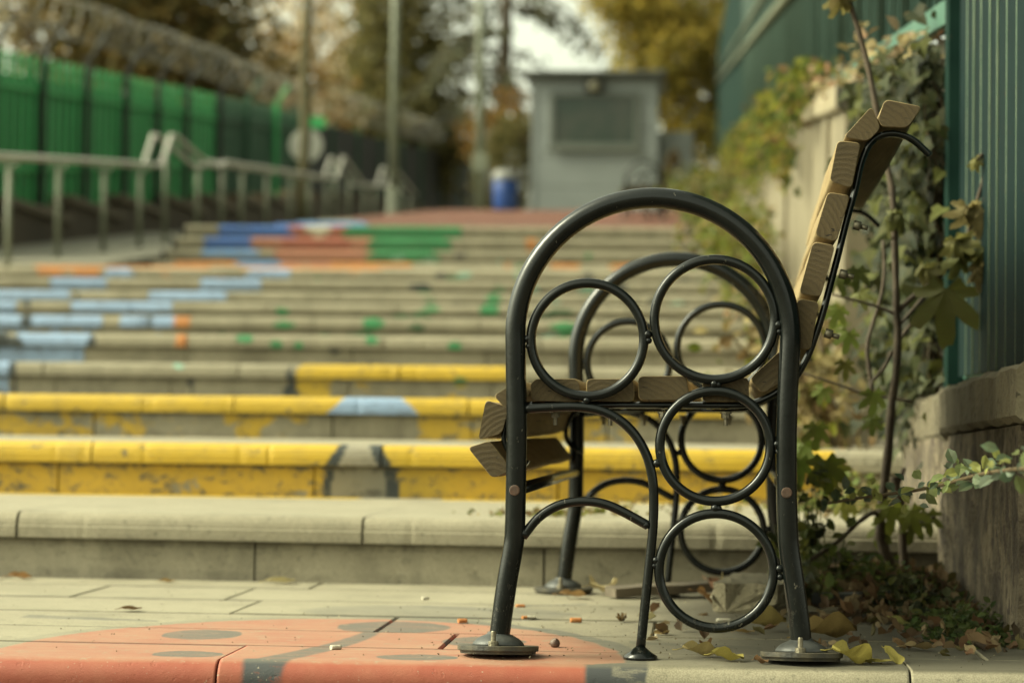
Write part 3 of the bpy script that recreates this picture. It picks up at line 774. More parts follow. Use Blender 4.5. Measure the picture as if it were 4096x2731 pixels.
# ------------------------------------------------------------------ the bench
def rounded(poly, r, n=3):
    """polygon with rounded corners"""
    out = []
    P = [Vector(p) for p in poly]
    for i, p in enumerate(P):
        a, c = P[i - 1], P[(i + 1) % len(P)]
        d1, d2 = (a - p).normalized(), (c - p).normalized()
        q = min(r, (a - p).length * .4, (c - p).length * .4)
        s, e = p + d1 * q, p + d2 * q
        for k in range(n + 1):
            t = k / n
            out.append(s * (1 - t) ** 2 + p * 2 * t * (1 - t) + e * t * t)
    return out

FRAME_Y = (0.0, 1.385)

def add_slat(m, poly, rr, y0=.007, y1=1.378, r=.0085):
    """one wooden slat along the bench, gently warped, its ends cut a little unevenly"""
    pr = rounded(poly, r, 4)
    cx, cz = sum(p.x for p in pr) / len(pr), sum(p.y for p in pr) / len(pr)
    heart = (cx + rr.uniform(-.06, .06), 0, cz - rr.uniform(.02, .07), 1)
    m.col = heart
    e0, e1 = rr.uniform(-.004, .004), rr.uniform(-.01, .01)
    ph, am = rr.uniform(0, 6), rr.uniform(.0006, .0018)
    rings = []
    ys = [y0 + e0, y0 + e0 + .0025] + [y0 + .02 + (y1 - y0 - .04) * i / 14 for i in range(15)] + [y1 + e1 - .0025, y1 + e1]
    for i, y in enumerate(ys):
        sc = .965 if i in (0, len(ys) - 1) else 1.0
        dx, dz = am * math.sin(y * 4 + ph) - am * math.sin(ph), am * math.cos(y * 5 + ph) - am * math.cos(ph)
        ring = []
        for q, p in enumerate(pr):
            j = .0006 * math.sin(q * 12.9 + i * 7.3 + ph)
            ring.append((cx + (p.x - cx) * sc + dx + j, y, cz + (p.y - cz) * sc + dz + j))
        rings.append(ring)
    m.loft(rings, True, True)

SEAT_SLATS = [
    [(-.2580, .4222), (-.2120, .4505), (-.1975, .4240), (-.2365, .3985)],
    [(-.2706, .4152), (-.2315, .4030), (-.2425, .3610), (-.2823, .3495)],
    [(-.2999, .3372), (-.2630, .3492), (-.2235, .3005), (-.2583, .2870)],
    [(-.1973, .4140), (-.1973, .4425), (-.1890, .4508), (-.1240, .4514), (-.1165, .4430), (-.1165, .4140)],
    [(-.1058, .4143), (-.1060, .4518), (-.0284, .4527), (-.0278, .4145)],
    [(-.0200, .4172), (-.0216, .4567), (.0570, .4575), (.0615, .4180)],
    [(.0822, .4165), (.0819, .4545), (.1571, .4560), (.1582, .4172)],
]
BACK_SLATS = [
    [(.1588, .4545), (.2087, .5016), (.2320, .4640), (.1790, .4296)],
    [(.2347, .5845), (.2690, .5783), (.2560, .5010), (.2215, .5060)],
    [(.2583, .6761), (.2940, .6700), (.2717, .5870), (.2365, .5925)],
    [(.2819, .7575), (.3172, .7519), (.2955, .6750), (.2607, .6852)],
    [(.2967, .8401), (.3335, .8363), (.3190, .7615), (.2839, .7730)],
    [(.3056, .8450), (.3511, .8960), (.3655, .8600), (.3445, .8380)],
    [(.3715, .9060), (.4308, .8935), (.4085, .8600), (.3675, .8625), (.3605, .8740)],
]
BAR = [(-.2010, .3115), (-.2174, .3217), (-.2297, .3301), (-.2376, .3421), (-.2407, .3559), (-.2392, .3697), (-.2346, .3819), (-.227, .3941), (-.2149, .4037), (-.2011, .4078), (-.0714, .4091),
       (.0317, .4103), (.1344, .4112), (.1651, .4152), (.1855, .4236), (.2024, .4332), (.2295, .4531), (.2463, .4807), (.2580, .5075), (.2748, .5591), (.286, .6029), (.2996, .657), (.3132, .7138),
       (.3257, .7602), (.3331, .7963), (.3393, .817), (.3481, .8351), (.3604, .8467), (.3781, .8527), (.3985, .8512), (.4188, .8423), (.4367, .8265), (.4455, .8175)]
FEET = ((-.2440, 1), (.2445, 1))

def make_bench(full=True):
    root = empty("park_bench")
    rr = random.Random(21)
    for nm, slats in (("seat", SEAT_SLATS), ("backrest", BACK_SLATS)):
        m = MB()
        for s in slats:
            add_slat(m, s, rr)
        m.build(nm, M_WOOD, root, attr="tint")
    for y in FRAME_Y:
        fr = MB()
        arch = [(-.2440, .012), (-.2405, .045), (-.2310, .1188), (-.2225, .17), (-.2190, .2039), (-.2180, .29), (-.2180, .3746), (-.2200, .45), (-.2218, .5218)]
        side = spline(arch, 5)
        top = [(.0005 - .2226 * math.cos(t), .5218 + .2238 * math.sin(t)) for t in [math.pi * k / 40 for k in range(1, 40)]]
        rgt = [(.2446, .012), (.2425, .05), (.2320, .1269), (.2245, .175), (.2212, .2108), (.2185, .29), (.2182, .3799), (.2205, .46), (.2233, .5218)]
        path = [(p[0], p[1]) for p in side] + top + [(p[0], p[1]) for p in reversed(spline(rgt, 5))]
        fr.tube([(a, y, b) for a, b in path], .0168, 20, up=(0, 1, 0))
        # weld beads where the tubes touch
        for cx, cz, s in ((-.2020, .515, .007), (-.1990, .503, .006), (-.0065, .524, .0075), (-.0050, .514, .006), (.2035, .541, .008), (.2050, .53, .006), (.102, .4455, .0075), (.108, .4440, .006), (.2030, .349, .007), (.2045, .338, .0055), (.2060, .360, .0055),
                          (.0105, .316, .0075), (.105, .2455, .0075), (.110, .2448, .006), (.0105, .160, .007), (.008, .151, .0055), (.2085, .150, .0075), (.2095, .137, .006), (-.2040, .199, .008), (-.006, .2165, .007), (-.104, .4165, .007)):
            fr.lathe((cx, y - .002, cz - s), [(0, 0), (s * .8, s * .35), (s, s), (s * .75, s * 1.65), (0, s * 2)], 8)
        f = fr.build("end_frame", M_BENCH, root)
        for cx, cz, rad in ((-.1044, .5148, .0918), (.1011, .5489, .0970), (.1037, .3450, .0888), (.1071, .1448, .0918)):
            g = MB()
            g.ring((cx, y, cz), rad, .0081)
            g.build("ring", M_BENCH, f)
        b = MB()
        mid = [(-.2060, .4010), (-.1637, .4041), (-.119, .4056), (-.0825, .4005), (-.0499, .3847), (-.0233, .3588), (-.0048, .3247), (.004, .2885), (.0059, .2562), (.0048, .2074), (-.0032, .1228), (-.0134, .014)]
        b.tube([(p[0], y, p[1]) for p in spline(mid, 5)], .0079, 14, up=(0, 1, 0))
        b.lathe((-.0134, y, 0), [(.0, .0), (.0275, .0005), (.0278, .0055), (.018, .012), (.0085, .020), (.0, .021)], 20)
        b.build("middle_leg", M_BENCH, f)
        b = MB()
        brc = [(-.2060, .194), (-.1815, .2243), (-.1533, .2434), (-.125, .2515), (-.0967, .2527), (-.0683, .2474), (-.0398, .235), (-.0030, .2155)]
        b.tube([(p[0], y, p[1]) for p in spline(brc, 5)], .0078, 14, up=(0, 1, 0))
        b.build("brace", M_BENCH, f)
        for fx, _ in FEET:
            p = MB()
            p.lathe((0, 0, 0), [(0, .0), (.0610, .0), (.0620, .0045), (.0655, .0050), (.0660, .0060), (.0660, .0125), (.0652, .0132), (.0, .0132)], 44, False)
            pl = p.build("foot_plate", M_PLATE, f)
            pl.location = (fx, y, .0045 if y < .5 else 0)
            pl.rotation_euler = (R(-4.2) if y < .5 else R(-.6), 0, 0)      # the near plates do not sit quite flat
            p = MB()
            p.lathe((0, 0, .0130), [(0, 0), (.0425, .0), (.0418, .0030), (.0385, .0075), (.0335, .0115), (.0275, .0148), (.0215, .0172), (.0182, .0195), (.0168, .0225), (0, .0225)], 36)
            p.build("flange", M_FLANGE, pl)
            p = MB()
            p.lathe((-.003, -.047, .0130), [(0, 0), (.0085, 0), (.0085, .007), (.0070, .008), (.0042, .0082), (.0040, .0225), (.0030, .024), (0, .024)], 10, False)
            p.build("bolt", M_BOLT, pl)
        by = y + .026 if y < .5 else y - .026
        b = MB()
        path = [(p[0], by, p[1]) for p in spline(BAR, 5)]
        b.tube(path, .0056, 16, ry=.0125, up=(0, 0, 1))
        sb = b.build("support_bar", M_BENCH, f)
        for nx, nz in ((-.157, .4035), (-.067, .4035), (.019, .4045), (.1205, .4055)):
            n = MB()
            n.lathe((nx, by, nz - .028), [(0, 0), (.0035, 0), (.0035, .012), (.0075, .0125), (.0075, .0195), (.0095, .020), (.0095, .0225), (0, .023)], 8, False)
            n.build("slat_bolt", M_BOLT, sb)
        for nx, nz, a in ((.3275, .7045, -14), (.3055, .6255, -14), (.2830, .5290, -18)):
            c, s_ = math.cos(R(a)), math.sin(R(a))
            n = MB()
            for q0, q1, rad in ((-.004, .008, .0075), (.008, .020, .0038)):
                n.tube([(nx + c * q0, by, nz + s_ * q0), (nx + c * q1, by, nz + s_ * q1)], rad, 6)
            n.build("slat_bolt", M_BOLT, sb)
        for hx, hz in ((-.2185, .2694), (.2188, .2720)):
            h = MB()
            h.disc((hx, y - .0195 if y < .5 else y + .0145, hz), .0088, .005, 14)
            h.build("bolt_head", M_RUST, f)
    for hx, hz in ((-.2185, .2694), (.2188, .2720)):
        s = MB()
        s.tube([(hx, FRAME_Y[0] + .01, hz), (hx, FRAME_Y[1] - .01, hz)], .0105, 16)
        s.build("stretcher", M_BENCH, root)
    return root

bench = make_bench()
bench.location = (-.07, 3.69, 0)
bench.rotation_euler = (0, 0, R(-1.1))
tag(bench, "large front park bench beside the low wall, tan wooden slats, black ringed tube ends", "bench", "park benches with ringed ends")
far_bench = copy_tree(bench)
far_bench.location = (-.66, 28.2, step_z(19) + .005)
tag(far_bench, "small blurred bench far up the steps in front of the grey kiosk", "bench", "park benches with ringed ends")

# ------------------------------------------------------------------ right hand walls and fences
def rough_wall(name, parent, mat, x, y0, y1, zt0, zt1, zb0, zb1, thick, amp, res=.06, seed=1):
    """wall whose exposed face bulges irregularly"""
    ny, nz = max(2, int((y1 - y0) / res)), 14
    rs = np.random.default_rng(seed)
    ph = rs.uniform(0, 6.28, 12)
    fr = rs.uniform(2, 26, (12, 2))
    m = MB()
    V = []
    for i in range(ny + 1):
        t = i / ny
        y = y0 + (y1 - y0) * t
        zt, zb = zt0 + (zt1 - zt0) * t, zb0 + (zb1 - zb0) * t
        for j in range(nz + 1):
            z = zb + (zt - zb) * j / nz
            d = sum(math.sin(fr[q, 0] * y + fr[q, 1] * z + ph[q]) / (3 + fr[q].sum() * .12) for q in range(12)) * amp
            V.append((x + d, y, z))
    n = nz + 1
    F = [(i * n + j, i * n + j + 1, (i + 1) * n + j + 1, (i + 1) * n + j) for i in range(ny) for j in range(nz)]
    b = len(V)
    V += [(x + thick, y0, zb0), (x + thick, y0, zt0), (x + thick, y1, zb1), (x + thick, y1, zt1)]
    F += [tuple(list(range(0, n)) + [b + 1, b]), tuple(list(reversed(range(ny * n, ny * n + n))) + [b + 2, b + 3])]
    F += [tuple([i * n + nz for i in range(ny + 1)] + [b + 3, b + 1])]
    m.add(V, F)
    return m.build(name, mat, parent)

def cap_block(m, x0, x1, y0, y1, zt0, zt1, h, seed, amp=.004, n=26):
    rs = random.Random(seed)
    rings = []
    for i in range(n + 1):
        t = i / n
        y = y0 + (y1 - y0) * t
        zt = zt0 + (zt1 - zt0) * t
        j = lambda: rs.uniform(-amp, amp)
        e = .012
        rings.append([(x0 + j(), y, zt - h + e), (x0 + j(), y, zt - e + j()), (x0 + e, y, zt + j()), (x1, y, zt), (x1, y, zt - h), (x0 + e, y, zt - h + j())])
    m.loft(rings, True)

w1 = empty("retaining_wall", (.56, 4.0, 0))
tag(w1, "low rough brown retaining wall with a flat cap stone, right beside the front bench", "wall")
o = rough_wall("wall_face", w1, M_WALL_ROUGH, 0, 0, 2.15, .385, .335, -.05, -.05, .5, .010, .03, 4)
for a in ((-.012, .40, -.06, 1.18, .493, .468, .103, 3), (-.004, .40, 1.19, 2.02, .462, .445, .108, 8, .009)):
    m = MB()
    cap_block(m, *a)
    m.build("cap_stone", M_LOWCAP, w1)

w2 = empty("rubble_wall", (.66, 6.0, 0))
tag(w2, "dark grey rubble wall in shade behind the fig sapling, between the two capped walls", "wall")
rough_wall("wall_face", w2, M_STONE, .0, -.40, 2.75, 1.36, 1.70, -.05, .2, .6, .03, .06, 9)
rs = random.Random(12)
for k in range(34):
    m = MB()
    y, z = rs.uniform(.2, 2.6), rs.uniform(.12, 1.35)
    s = rs.uniform(.07, .15)
    m.box(-.035 - rs.uniform(0, .02), .05, y, y + s * 1.5, z, z + s, .02)
    m.build("stone", M_STONE, w2)

w3 = empty("pale_wall", (.55, 8.5, .3))
tag(w3, "tall pale concrete wall running up beside the steps, cap stone draped with creeper", "wall")
SL = .112
rough_wall("wall_face", w3, M_WALL_PALE, 0, 0, 33, 1.26, 1.26 + 33 * SL, -.1, -.1 + 33 * SL, .5, .004, .4, 14)
y = -.01
k = 0
while y < 32:
    m = MB()
    cap_block(m, -.035, .135, y, y + 1.86, 1.358 + y * SL, 1.358 + (y + 1.86) * SL, .102, 30 + k, .002, 6)
    m.build("cap_stone", M_PALECAP, w3)
    y += 1.87
    k += 1
for k in range(7):
    m = MB()
    yy = .9 + k * 4.4
    m.box(-.02, .02, yy, yy + .18, yy * SL - .05, 1.25 + yy * SL)
    m.build("pilaster", M_WALL_PALE, w3)

def pale_fence(root, x, y0, y1, pitch, zb, zt, mat, mat_edge, w=.118, t=.006, seed=1, bead=.0042, j=1.0):
    """upright metal pales, each with a rolled front edge"""
    rs = random.Random(seed)
    p, e = MB(), MB()
    y = y0
    while y < y1:
        dx = rs.uniform(-.003, .003) * j
        zz, zu = zb(y), zt(y)
        tw = rs.uniform(-.006, .006) * j
        P = [(x + dx + tw, y), (x + dx - tw, y + w), (x + dx + t - tw, y + w), (x + dx + t + tw, y)]
        p.loft([[(a, b, zz) for a, b in P], [(a, b, zu) for a, b in P]], True)
        e.tube([(x + dx + tw, y, zz), (x + dx + tw + rs.uniform(-.001, .001), y, (zz + zu) / 2), (x + dx + tw, y, zu)], bead, 8)
        y += pitch
    p.build("pale", mat, root)
    e.build("pale_edge", mat_edge, root)

f1 = empty("teal_fence", (.0, 3.5, 0))
tag(f1, "teal fence of broad upright metal pales with rust spots, on the low cap stone", "fence")
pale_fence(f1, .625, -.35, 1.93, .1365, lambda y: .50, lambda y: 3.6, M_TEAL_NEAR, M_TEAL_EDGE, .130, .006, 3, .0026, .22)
for z in (.495, 3.2):
    m = MB()
    m.box(.640, .665, -.4, 2.0, z, z + .05)
    m.build("rail", M_TEAL_RAIL, f1)
m = MB()
m.box(.60, .66, 2.02, 2.08, .45, 3.7, .004)
m.build("post", M_TEAL, f1)

f2 = empty("tall_teal_fence", (0, 5.62, 0))
tag(f2, "long blurred teal fence climbing above the pale wall, sloping rail along its foot", "fence")
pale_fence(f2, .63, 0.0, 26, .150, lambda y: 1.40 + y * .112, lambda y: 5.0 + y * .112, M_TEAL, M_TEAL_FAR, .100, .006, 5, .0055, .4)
m = MB()
def sloped(m, x0, x1, y0, y1, z0, s, h):
    m.loft([[(x0, y, z0 + y * s), (x1, y, z0 + y * s), (x1, y, z0 + y * s + h), (x0, y, z0 + y * s + h)] for y in (y0, y1)], True)
sloped(m, .60, .627, -.05, 40, 1.365, .112, .06)
m.build("bottom_rail", M_TEAL_RAIL, f2)
for dz in (0, .28):
    m = MB()
    m.tube([(.60, 5.0, 2.60 + dz), (.60, 72, 2.60 + 67 * .140 + dz)], .034 - dz * .04, 10)
    m.build("pipe_rail", M_POST, f2)
m = MB()
sloped(m, .66, .68, -0.06, 230, 1.38, .112, 3.57)
m.build("solid_panel", M_TEAL, f2)

# ------------------------------------------------------------------ left side: handrail, low wall, green fence, razor wire
rail = empty("handrail", (-5.9, 19.0, 1.67))
tag(rail, "long double steel handrail on slim posts climbing the ramp left of the steps", "handrail")
RAIL = [(15.5, 2.24), (18.86, 2.58), (21.43, 2.84), (24.1, 3.10), (24.3, 3.13), (24.70, 3.50), (24.95, 3.52), (26.7, 3.40), (27.3, 3.45), (27.6, 3.54), (29.6, 3.70), (31.0, 3.82), (36.1, 4.25), (36.3, 4.28), (36.95, 4.68), (37.2, 4.70), (38.7, 4.56), (39.3, 4.49), (42.2, 4.76), (42.4, 4.79), (43.2, 5.22), (43.5, 5.23), (46.9, 5.06)]
for dx in (-.10, .10):
    m = MB()
    m.tube([(dx, y - 19.0, z - 1.67) for y, z in RAIL], .025, 12)
    m.build("rail", M_STEEL, rail)
def rail_z(y):
    for (a, b), (c, d) in zip(RAIL[:-1], RAIL[1:]):
        if a <= y <= c:
            return b + (d - b) * (y - a) / (c - a)
    return RAIL[-1][1]
for y in (16.0, 17.55, 19.13, 20.65, 22.28, 23.75, 24.9, 26.55, 27.95, 29.2, 30.9, 32.7, 34.3, 35.96, 36.9, 38.3, 40.1, 41.4, 43.4, 45.0, 46.6):
    zt = rail_z(y)
    zb = ramp_z(y) if y > 19.2 else (math.floor((y - 17.4) / 2) * 0 + (10 if y > 17.4 else (9 if y > 16.2 else 8)) * RISE)
    m = MB()
    m.tube([(0, y - 19, zb - 1.67 - .02), (0, y - 19, zt - 1.67 - .075)], .026, 12)
    m.tube([(-.10, y - 19, zt - 1.67 - .02), (-.06, y - 19, zt - 1.67 - .07), (.06, y - 19, zt - 1.67 - .07), (.10, y - 19, zt - 1.67 - .02)], .012, 8)
    m.lathe((0, y - 19, zb - 1.67), [(0, 0), (.05, 0), (.05, .01), (0, .012)], 12)
    m.build("post", M_POST, rail)

lw = empty("low_wall", (-7.3, 18.6, 1.7))
tag(lw, "brown low wall in stepped lengths under the green fence", "wall")
for k in range(14):
    m, c = MB(), MB()
    y0 = 18.65 - 18.6 + 2.45 * k
    zt = 2.2 + .255 * k - 1.7
    m.box(-.30, 0.0, y0, y0 + 2.45, zt - 1.6, zt - .10)
    c.box(-.34, .05, y0 - .02, y0 + 2.46, zt - .10, zt, .015)
    m.build("wall_length", M_LOWWALL, lw)
    c.build("coping", M_COPING, lw)

gf = empty("green_fence", (-7.5, 20.0, 2.2))
tag(gf, "bright green palisade fence behind the handrail, razor wire coil along its top", "fence")
GFB = lambda y: 2.30 + .118 * (y - 21.0)
GFT = lambda y: 4.15 + .100 * (y - 22.0)
def palisade(root, y0, y1, pitch, mat, ox, oy, oz, w):
    p = MB()
    y = y0
    while y < y1:
        zb, zt = GFB(y) - .1, GFT(y)
        P = [(0, y - oy), (.012, y + w * .5 - oy), (0, y + w - oy), (-.012, y + w - oy), (-.004, y + w * .5 - oy), (-.012, y - oy)]
        p.loft([[(a, b, zb - oz) for a, b in P], [(a, b, zt - .08 - oz) for a, b in P], [(a, (y + w * .5 - oy) + (b - (y + w * .5 - oy)) * .2, zt - oz) for a, b in P]], True)
        y += pitch
    p.build("pale", mat, root)
palisade(gf, 20.0, 35.0, .30, M_GREEN, -7.5, 20.0, 2.2, .175)
def screen(root, y0, y1, oy, oz, mat):
    m = MB()
    m.loft([[(-.06, y - oy, GFB(y) - .1 - oz), (-.05, y - oy, GFB(y) - .1 - oz), (-.05, y - oy, GFT(y) - .25 - oz), (-.06, y - oy, GFT(y) - .25 - oz)] for y in (y0, y1)], True)
    m.build("backing_screen", mat, root)
screen(gf, 20.0, 35.0, 20.0, 2.2, M_GREEN_DK)
def fence_rails(root, mat, y0, y1, oy, oz):
    for dz in (.35, -.42):
        m = MB()
        f = (lambda y: GFB(y) + .35) if dz > 0 else (lambda y: GFT(y) - .42)
        m.loft([[(.015, y - oy, f(y) - oz), (.05, y - oy, f(y) - oz), (.05, y - oy, f(y) - oz + .05), (.015, y - oy, f(y) - oz + .05)] for y in (y0, y1)], True)
        m.build("rail", mat, root)
fence_rails(gf, M_GREEN, 20.0, 35.0, 20.0, 2.2)
for y in (21.6, 23.45, 25.3, 27.15, 29.1, 30.85, 32.65, 34.9):
    m = MB()
    m.box(.05, .11, y - 20 - .04, y - 20 + .04, GFB(y) - .5 - 2.2, GFT(y) + .06 - 2.2)
    m.tube([(.09, y - 20, GFT(y) + .03 - 2.2), (.30, y - 20, GFT(y) + .36 - 2.2)], .028, 8)
    m.build("post", M_CHAR, gf)
gf2 = empty("dark_green_fence", (-7.5, 33.0, 3.4))
tag(gf2, "dark green palisade fence farther up, between the bright green fence and the round sign", "fence")
palisade(gf2, 35.0, 43.5, .21, M_GREEN_DK, -7.5, 33.0, 3.4, .150)
screen(gf2, 35.0, 43.5, 33.0, 3.4, M_CHAR)
fence_rails(gf2, M_GREEN_DK, 35.0, 43.5, 33.0, 3.4)
for y in (37.1, 39.6, 42.0):
    m = MB()
    m.box(.05, .13, y - 33 - .05, y - 33 + .05, GFB(y) - .5 - 3.4, GFT(y) + .06 - 3.4)
    m.tube([(.09, y - 33, GFT(y) + .03 - 3.4), (.30, y - 33, GFT(y) + .36 - 3.4)], .028, 8)
    m.build("post", M_GREEN if y == 39.6 else M_GREEN_DK, gf2)
cf = empty("charcoal_fence", (-7.5, 43.6, 4.0))
tag(cf, "distant charcoal screen fence beyond the round sign, below the second wire coil", "fence")
m = MB()
CT = [(43.6, 6.05), (46.1, 6.4), (55.5, 7.2), (76.5, 9.3), (95, 10.2)]
m.loft([[(0, y - 43.6, -1.0), (.04, y - 43.6, -1.0), (.04, y - 43.6, z - 4.0), (0, y - 43.6, z - 4.0)] for y, z in CT], True)
m.build("screen", M_CHAR, cf)
for y in (46, 49.5, 53, 57, 61, 66, 71):
    m = MB()
    zt = np.interp(y, [q[0] for q in CT], [q[1] for q in CT])
    m.box(.04, .10, y - 43.6 - .04, y - 43.6 + .04, -1.0, zt - 3.9)
    m.build("post", M_GREEN_DK, cf)

def razor_wire(label, pts, rad, pitch):
    m = MB()
    ys = [p[0] for p in pts]
    zs = [p[1] for p in pts]
    n = int((ys[-1] - ys[0]) / pitch * 14)
    for ph, s in ((0, 1),):
        P = []
        for i in range(n + 1):
            y = ys[0] + (ys[-1] - ys[0]) * i / n
            a = s * 2 * math.pi * i / 14 + ph
            q = rad * (1 + .08 * math.sin(i * .37))
            P.append((q * math.cos(a), y, float(np.interp(y, ys, zs)) + q * math.sin(a)))
        m.tube(P, .0050, 4, up=(0, 1, 0))
        # barbs
        for i in range(0, n, 2):
            x, y, z = P[i]
            k = 1.12
            cz = float(np.interp(y, ys, zs))
            m.add([(x, y - .02, z), (x * k, y, cz + (z - cz) * k), (x, y + .02, z), (x * .9, y, cz + (z - cz) * .9)], [(0, 1, 2), (0, 2, 3)])
    o = m.build("razor_wire", M_WIRE)
    o.location = (-7.25, 0, 0)
    tag(o, label, "razor wire")
razor_wire("grey razor wire coil along the top of the bright green fence", [(21, 4.5), (25.7, 4.98), (29.1, 5.30), (32.4, 5.60), (36.6, 5.92), (40.1, 6.18), (42.5, 6.3)], .23, .55)
razor_wire("second razor wire coil, farther off, crossed by the grey lamp post", [(45, 6.75), (51.7, 7.35), (61.9, 8.3)], .28, .62)

# ------------------------------------------------------------------ kiosk, posts, bin, sign
ks = empty("kiosk", (-1.81, 40.0, 4.0))
tag(ks, "grey guard kiosk with a dark window and flat roof at the top of the steps", "kiosk")
m = MB()
for k in range(5):                                   # horizontal cladding boards
    z0, z1 = .52 * k, .52 * k + .512
    if k == 4: z1 = 2.50
    m.box(-1.10, 1.10, 0, 2.0, z0, z1, .006)
m.build("cladding", M_KIOSK, ks)
for x in (-1.115, 1.06):
    m = MB()
    m.box(x, x + .055, -.02, .05, 0, 2.5)
    m.build("corner_trim", M_KIOSK, ks)
m = MB()
m.box(-1.25, 1.25, -.28, 2.2, 2.50, 2.555, .01)
m.box(-1.13, 1.13, -.10, 2.1, 2.44, 2.50)
m.build("roof", M_KROOF, ks)
m = MB()
for k in range(4):
    m.box(1.10, 1.75, .6, 2.0, .40 * k, .40 * k + .392, .006)
m.build("side_annex", M_KIOSK, ks)
wf = MB()
for a in ((-.78, .80, 2.12, 2.19), (-.78, .80, 1.22, 1.30)):
    wf.box(a[0], a[1], -.07, .01, a[2], a[3], .008)
for x in (-.78, .72):
    wf.box(x, x + .08, -.07, .01, 1.30, 2.12, .008)
wfo = wf.build("window_frame", M_KFRAME, ks)
m = MB()
m.box(-.70, .72, -.03, -.012, 1.30, 2.12)
m.build("window_pane", M_GLASS, wfo)
m = MB()
m.box(-.84, .86, -.12, -.0705, 1.16, 1.22, .006)
m.build("sill", M_KFRAME, wfo)
m = MB()
m.box(-.17, .17, -.16, 0, 2.20, 2.42, .02)
lo = m.build("lamp_housing", M_DARK, ks)
m = MB()
m.lathe((0, 0, 0), [(0, 0), (.09, 0), (.10, .02), (.07, .05), (0, .06)], 20)
for i, p in enumerate(m.v):
    m.v[i] = (p[0], -.162 - p[2], 2.30 + p[1])
m.build("lamp_lens", M_LAMPGLASS, lo)

bn = empty("litter_bin", (-3.24, 38.5, 3.98))
tag(bn, "blue litter bin with a white lid beside the kiosk", "bin")
m = MB()
m.lathe((0, 0, 0), [(0, 0), (.165, 0), (.175, .02), (.185, .44), (.18, .45), (0, .45)], 28)
m.build("bin_body", M_BLUE, bn)
m = MB()
m.lathe((0, 0, .45), [(0, 0), (.20, 0), (.205, .03), (.19, .10), (.13, .15), (0, .165)], 28)
m.build("lid", M_WHITE, bn)
for x in (-.27, .24):
    m = MB()
    m.tube([(x, 0, 0), (x, 0, .62)], .016, 8)
    m.build("bin_post", M_DARK, bn)
bn.scale = (1.15, 1.15, 1.12)

lp = empty("lamp_post", (-5.02, 37.4, 3.7))
tag(lp, "tall slim grey lamp post standing in front of the dark conifer", "lamp post")
m = MB()
m.tube([(0, 0, -.1), (0, 0, 6.0)], [.074, .056], 16)
m.lathe((0, 0, 0), [(.0, 0), (.15, 0), (.15, .02), (.11, .05), (.10, .5), (.09, .52), (0, .52)], 16)
m.build("pole", M_POST, lp)
m = MB()
m.tube([(0, 0, 5.98), (.1, -.2, 6.25), (.2, -.7, 6.35)], .035, 10)
m.box(.10, .32, -1.15, -.68, 6.29, 6.38, .02)
m.build("lamp_head", M_POST, lp)

up = empty("utility_pole", (-4.0, 42.0, 4.0))
tag(up, "pale grey pole left of the blue bin, seen against bright gaps in the conifer", "pole")
m = MB()
m.tube([(0, 0, -.1), (-.06, 0, 7.5)], [.085, .075], 14)
m.build("pole", M_POST, up)
m = MB()
m.box(-.14, .14, -.16, -.09, 1.0, 1.35, .01)
m.build("junction_box", M_POST, up)

sg = empty("round_sign", (-6.18, 35.6, 3.4))
tag(sg, "round grey sign half hidden behind a thin olive trunk", "sign")
m = MB()
m.disc((0, 0, 1.32), .27, .012, 32)
m.build("sign_disc", M_SIGN, sg)
m = MB()
m.tube([(0, .04, 0), (0, .04, 1.95)], .03, 10)
m.box(-.02, .30, .02, .05, 1.60, 1.78)
m.build("sign_post", M_GREEN, sg)

# ------------------------------------------------------------------ trees
def limb(m, a, b, r0, r1, rs, n=6, wob=.06):
    a, b = Vector(a), Vector(b)
    L = (b - a).length
    P = [a + (b - a) * (i / n) + Vector((rs.uniform(-1, 1), rs.uniform(-1, 1), rs.uniform(-.4, .6))) * wob * L * (0 < i < n) for i in range(n + 1)]
    m.tube(P, [r0 + (r1 - r0) * i / n for i in range(n + 1)], 8)
    return P

def tree(name, label, base, trunk_h, blobs, palette, n_cl, per, leaf, r0, seed, bark=None, spread=.32, group="trees beyond the steps", gap=0.0):
    """trunk with limbs; crown of leaf clumps spread through several uneven masses (x, y, z, rx, ry, rz)"""
    rs = random.Random(seed)
    g = np.random.default_rng(seed)
    root = empty(name, base)
    tag(root, label, "tree", group)
    m = MB()
    top = (rs.uniform(-.3, .3), rs.uniform(-.3, .3), trunk_h)
    limb(m, (0, 0, -.6), top, r0, r0 * .6, rs, 7, .02)
    centers = []
    w = np.array([b[3] * b[4] * b[5] for b in blobs]) ** .67
    w /= w.sum()
    for b, share in zip(blobs, w):
        k = max(3, int(n_cl * share))
        d = g.normal(size=(k, 3))
        d /= np.linalg.norm(d, axis=1, keepdims=True)
        rad = g.uniform(.25, 1, (k, 1)) ** .5
        c = np.array(b[:3]) + d * rad * np.array(b[3:])
        centers.append(c)
        P = limb(m, top, b[:3], r0 * .45, r0 * .16, rs, 6, .07)
        for q in range(min(7, k)):
            limb(m, P[rs.randrange(3, 7)], c[q], r0 * .16, r0 * .03, rs, 4, .08)
    c = np.vstack(centers)
    m.build("trunk", bark or M_BARK, root)
    sc = np.mean([b[3] for b in blobs]) * spread
    pos = np.repeat(c, per, axis=0) + g.normal(size=(len(c) * per, 3)) * sc * np.array([1, 1, .75])
    leaf_cloud("crown", M_LEAF, pos, leaf, palette, LEAF_QUAD, parent=root)
    return root

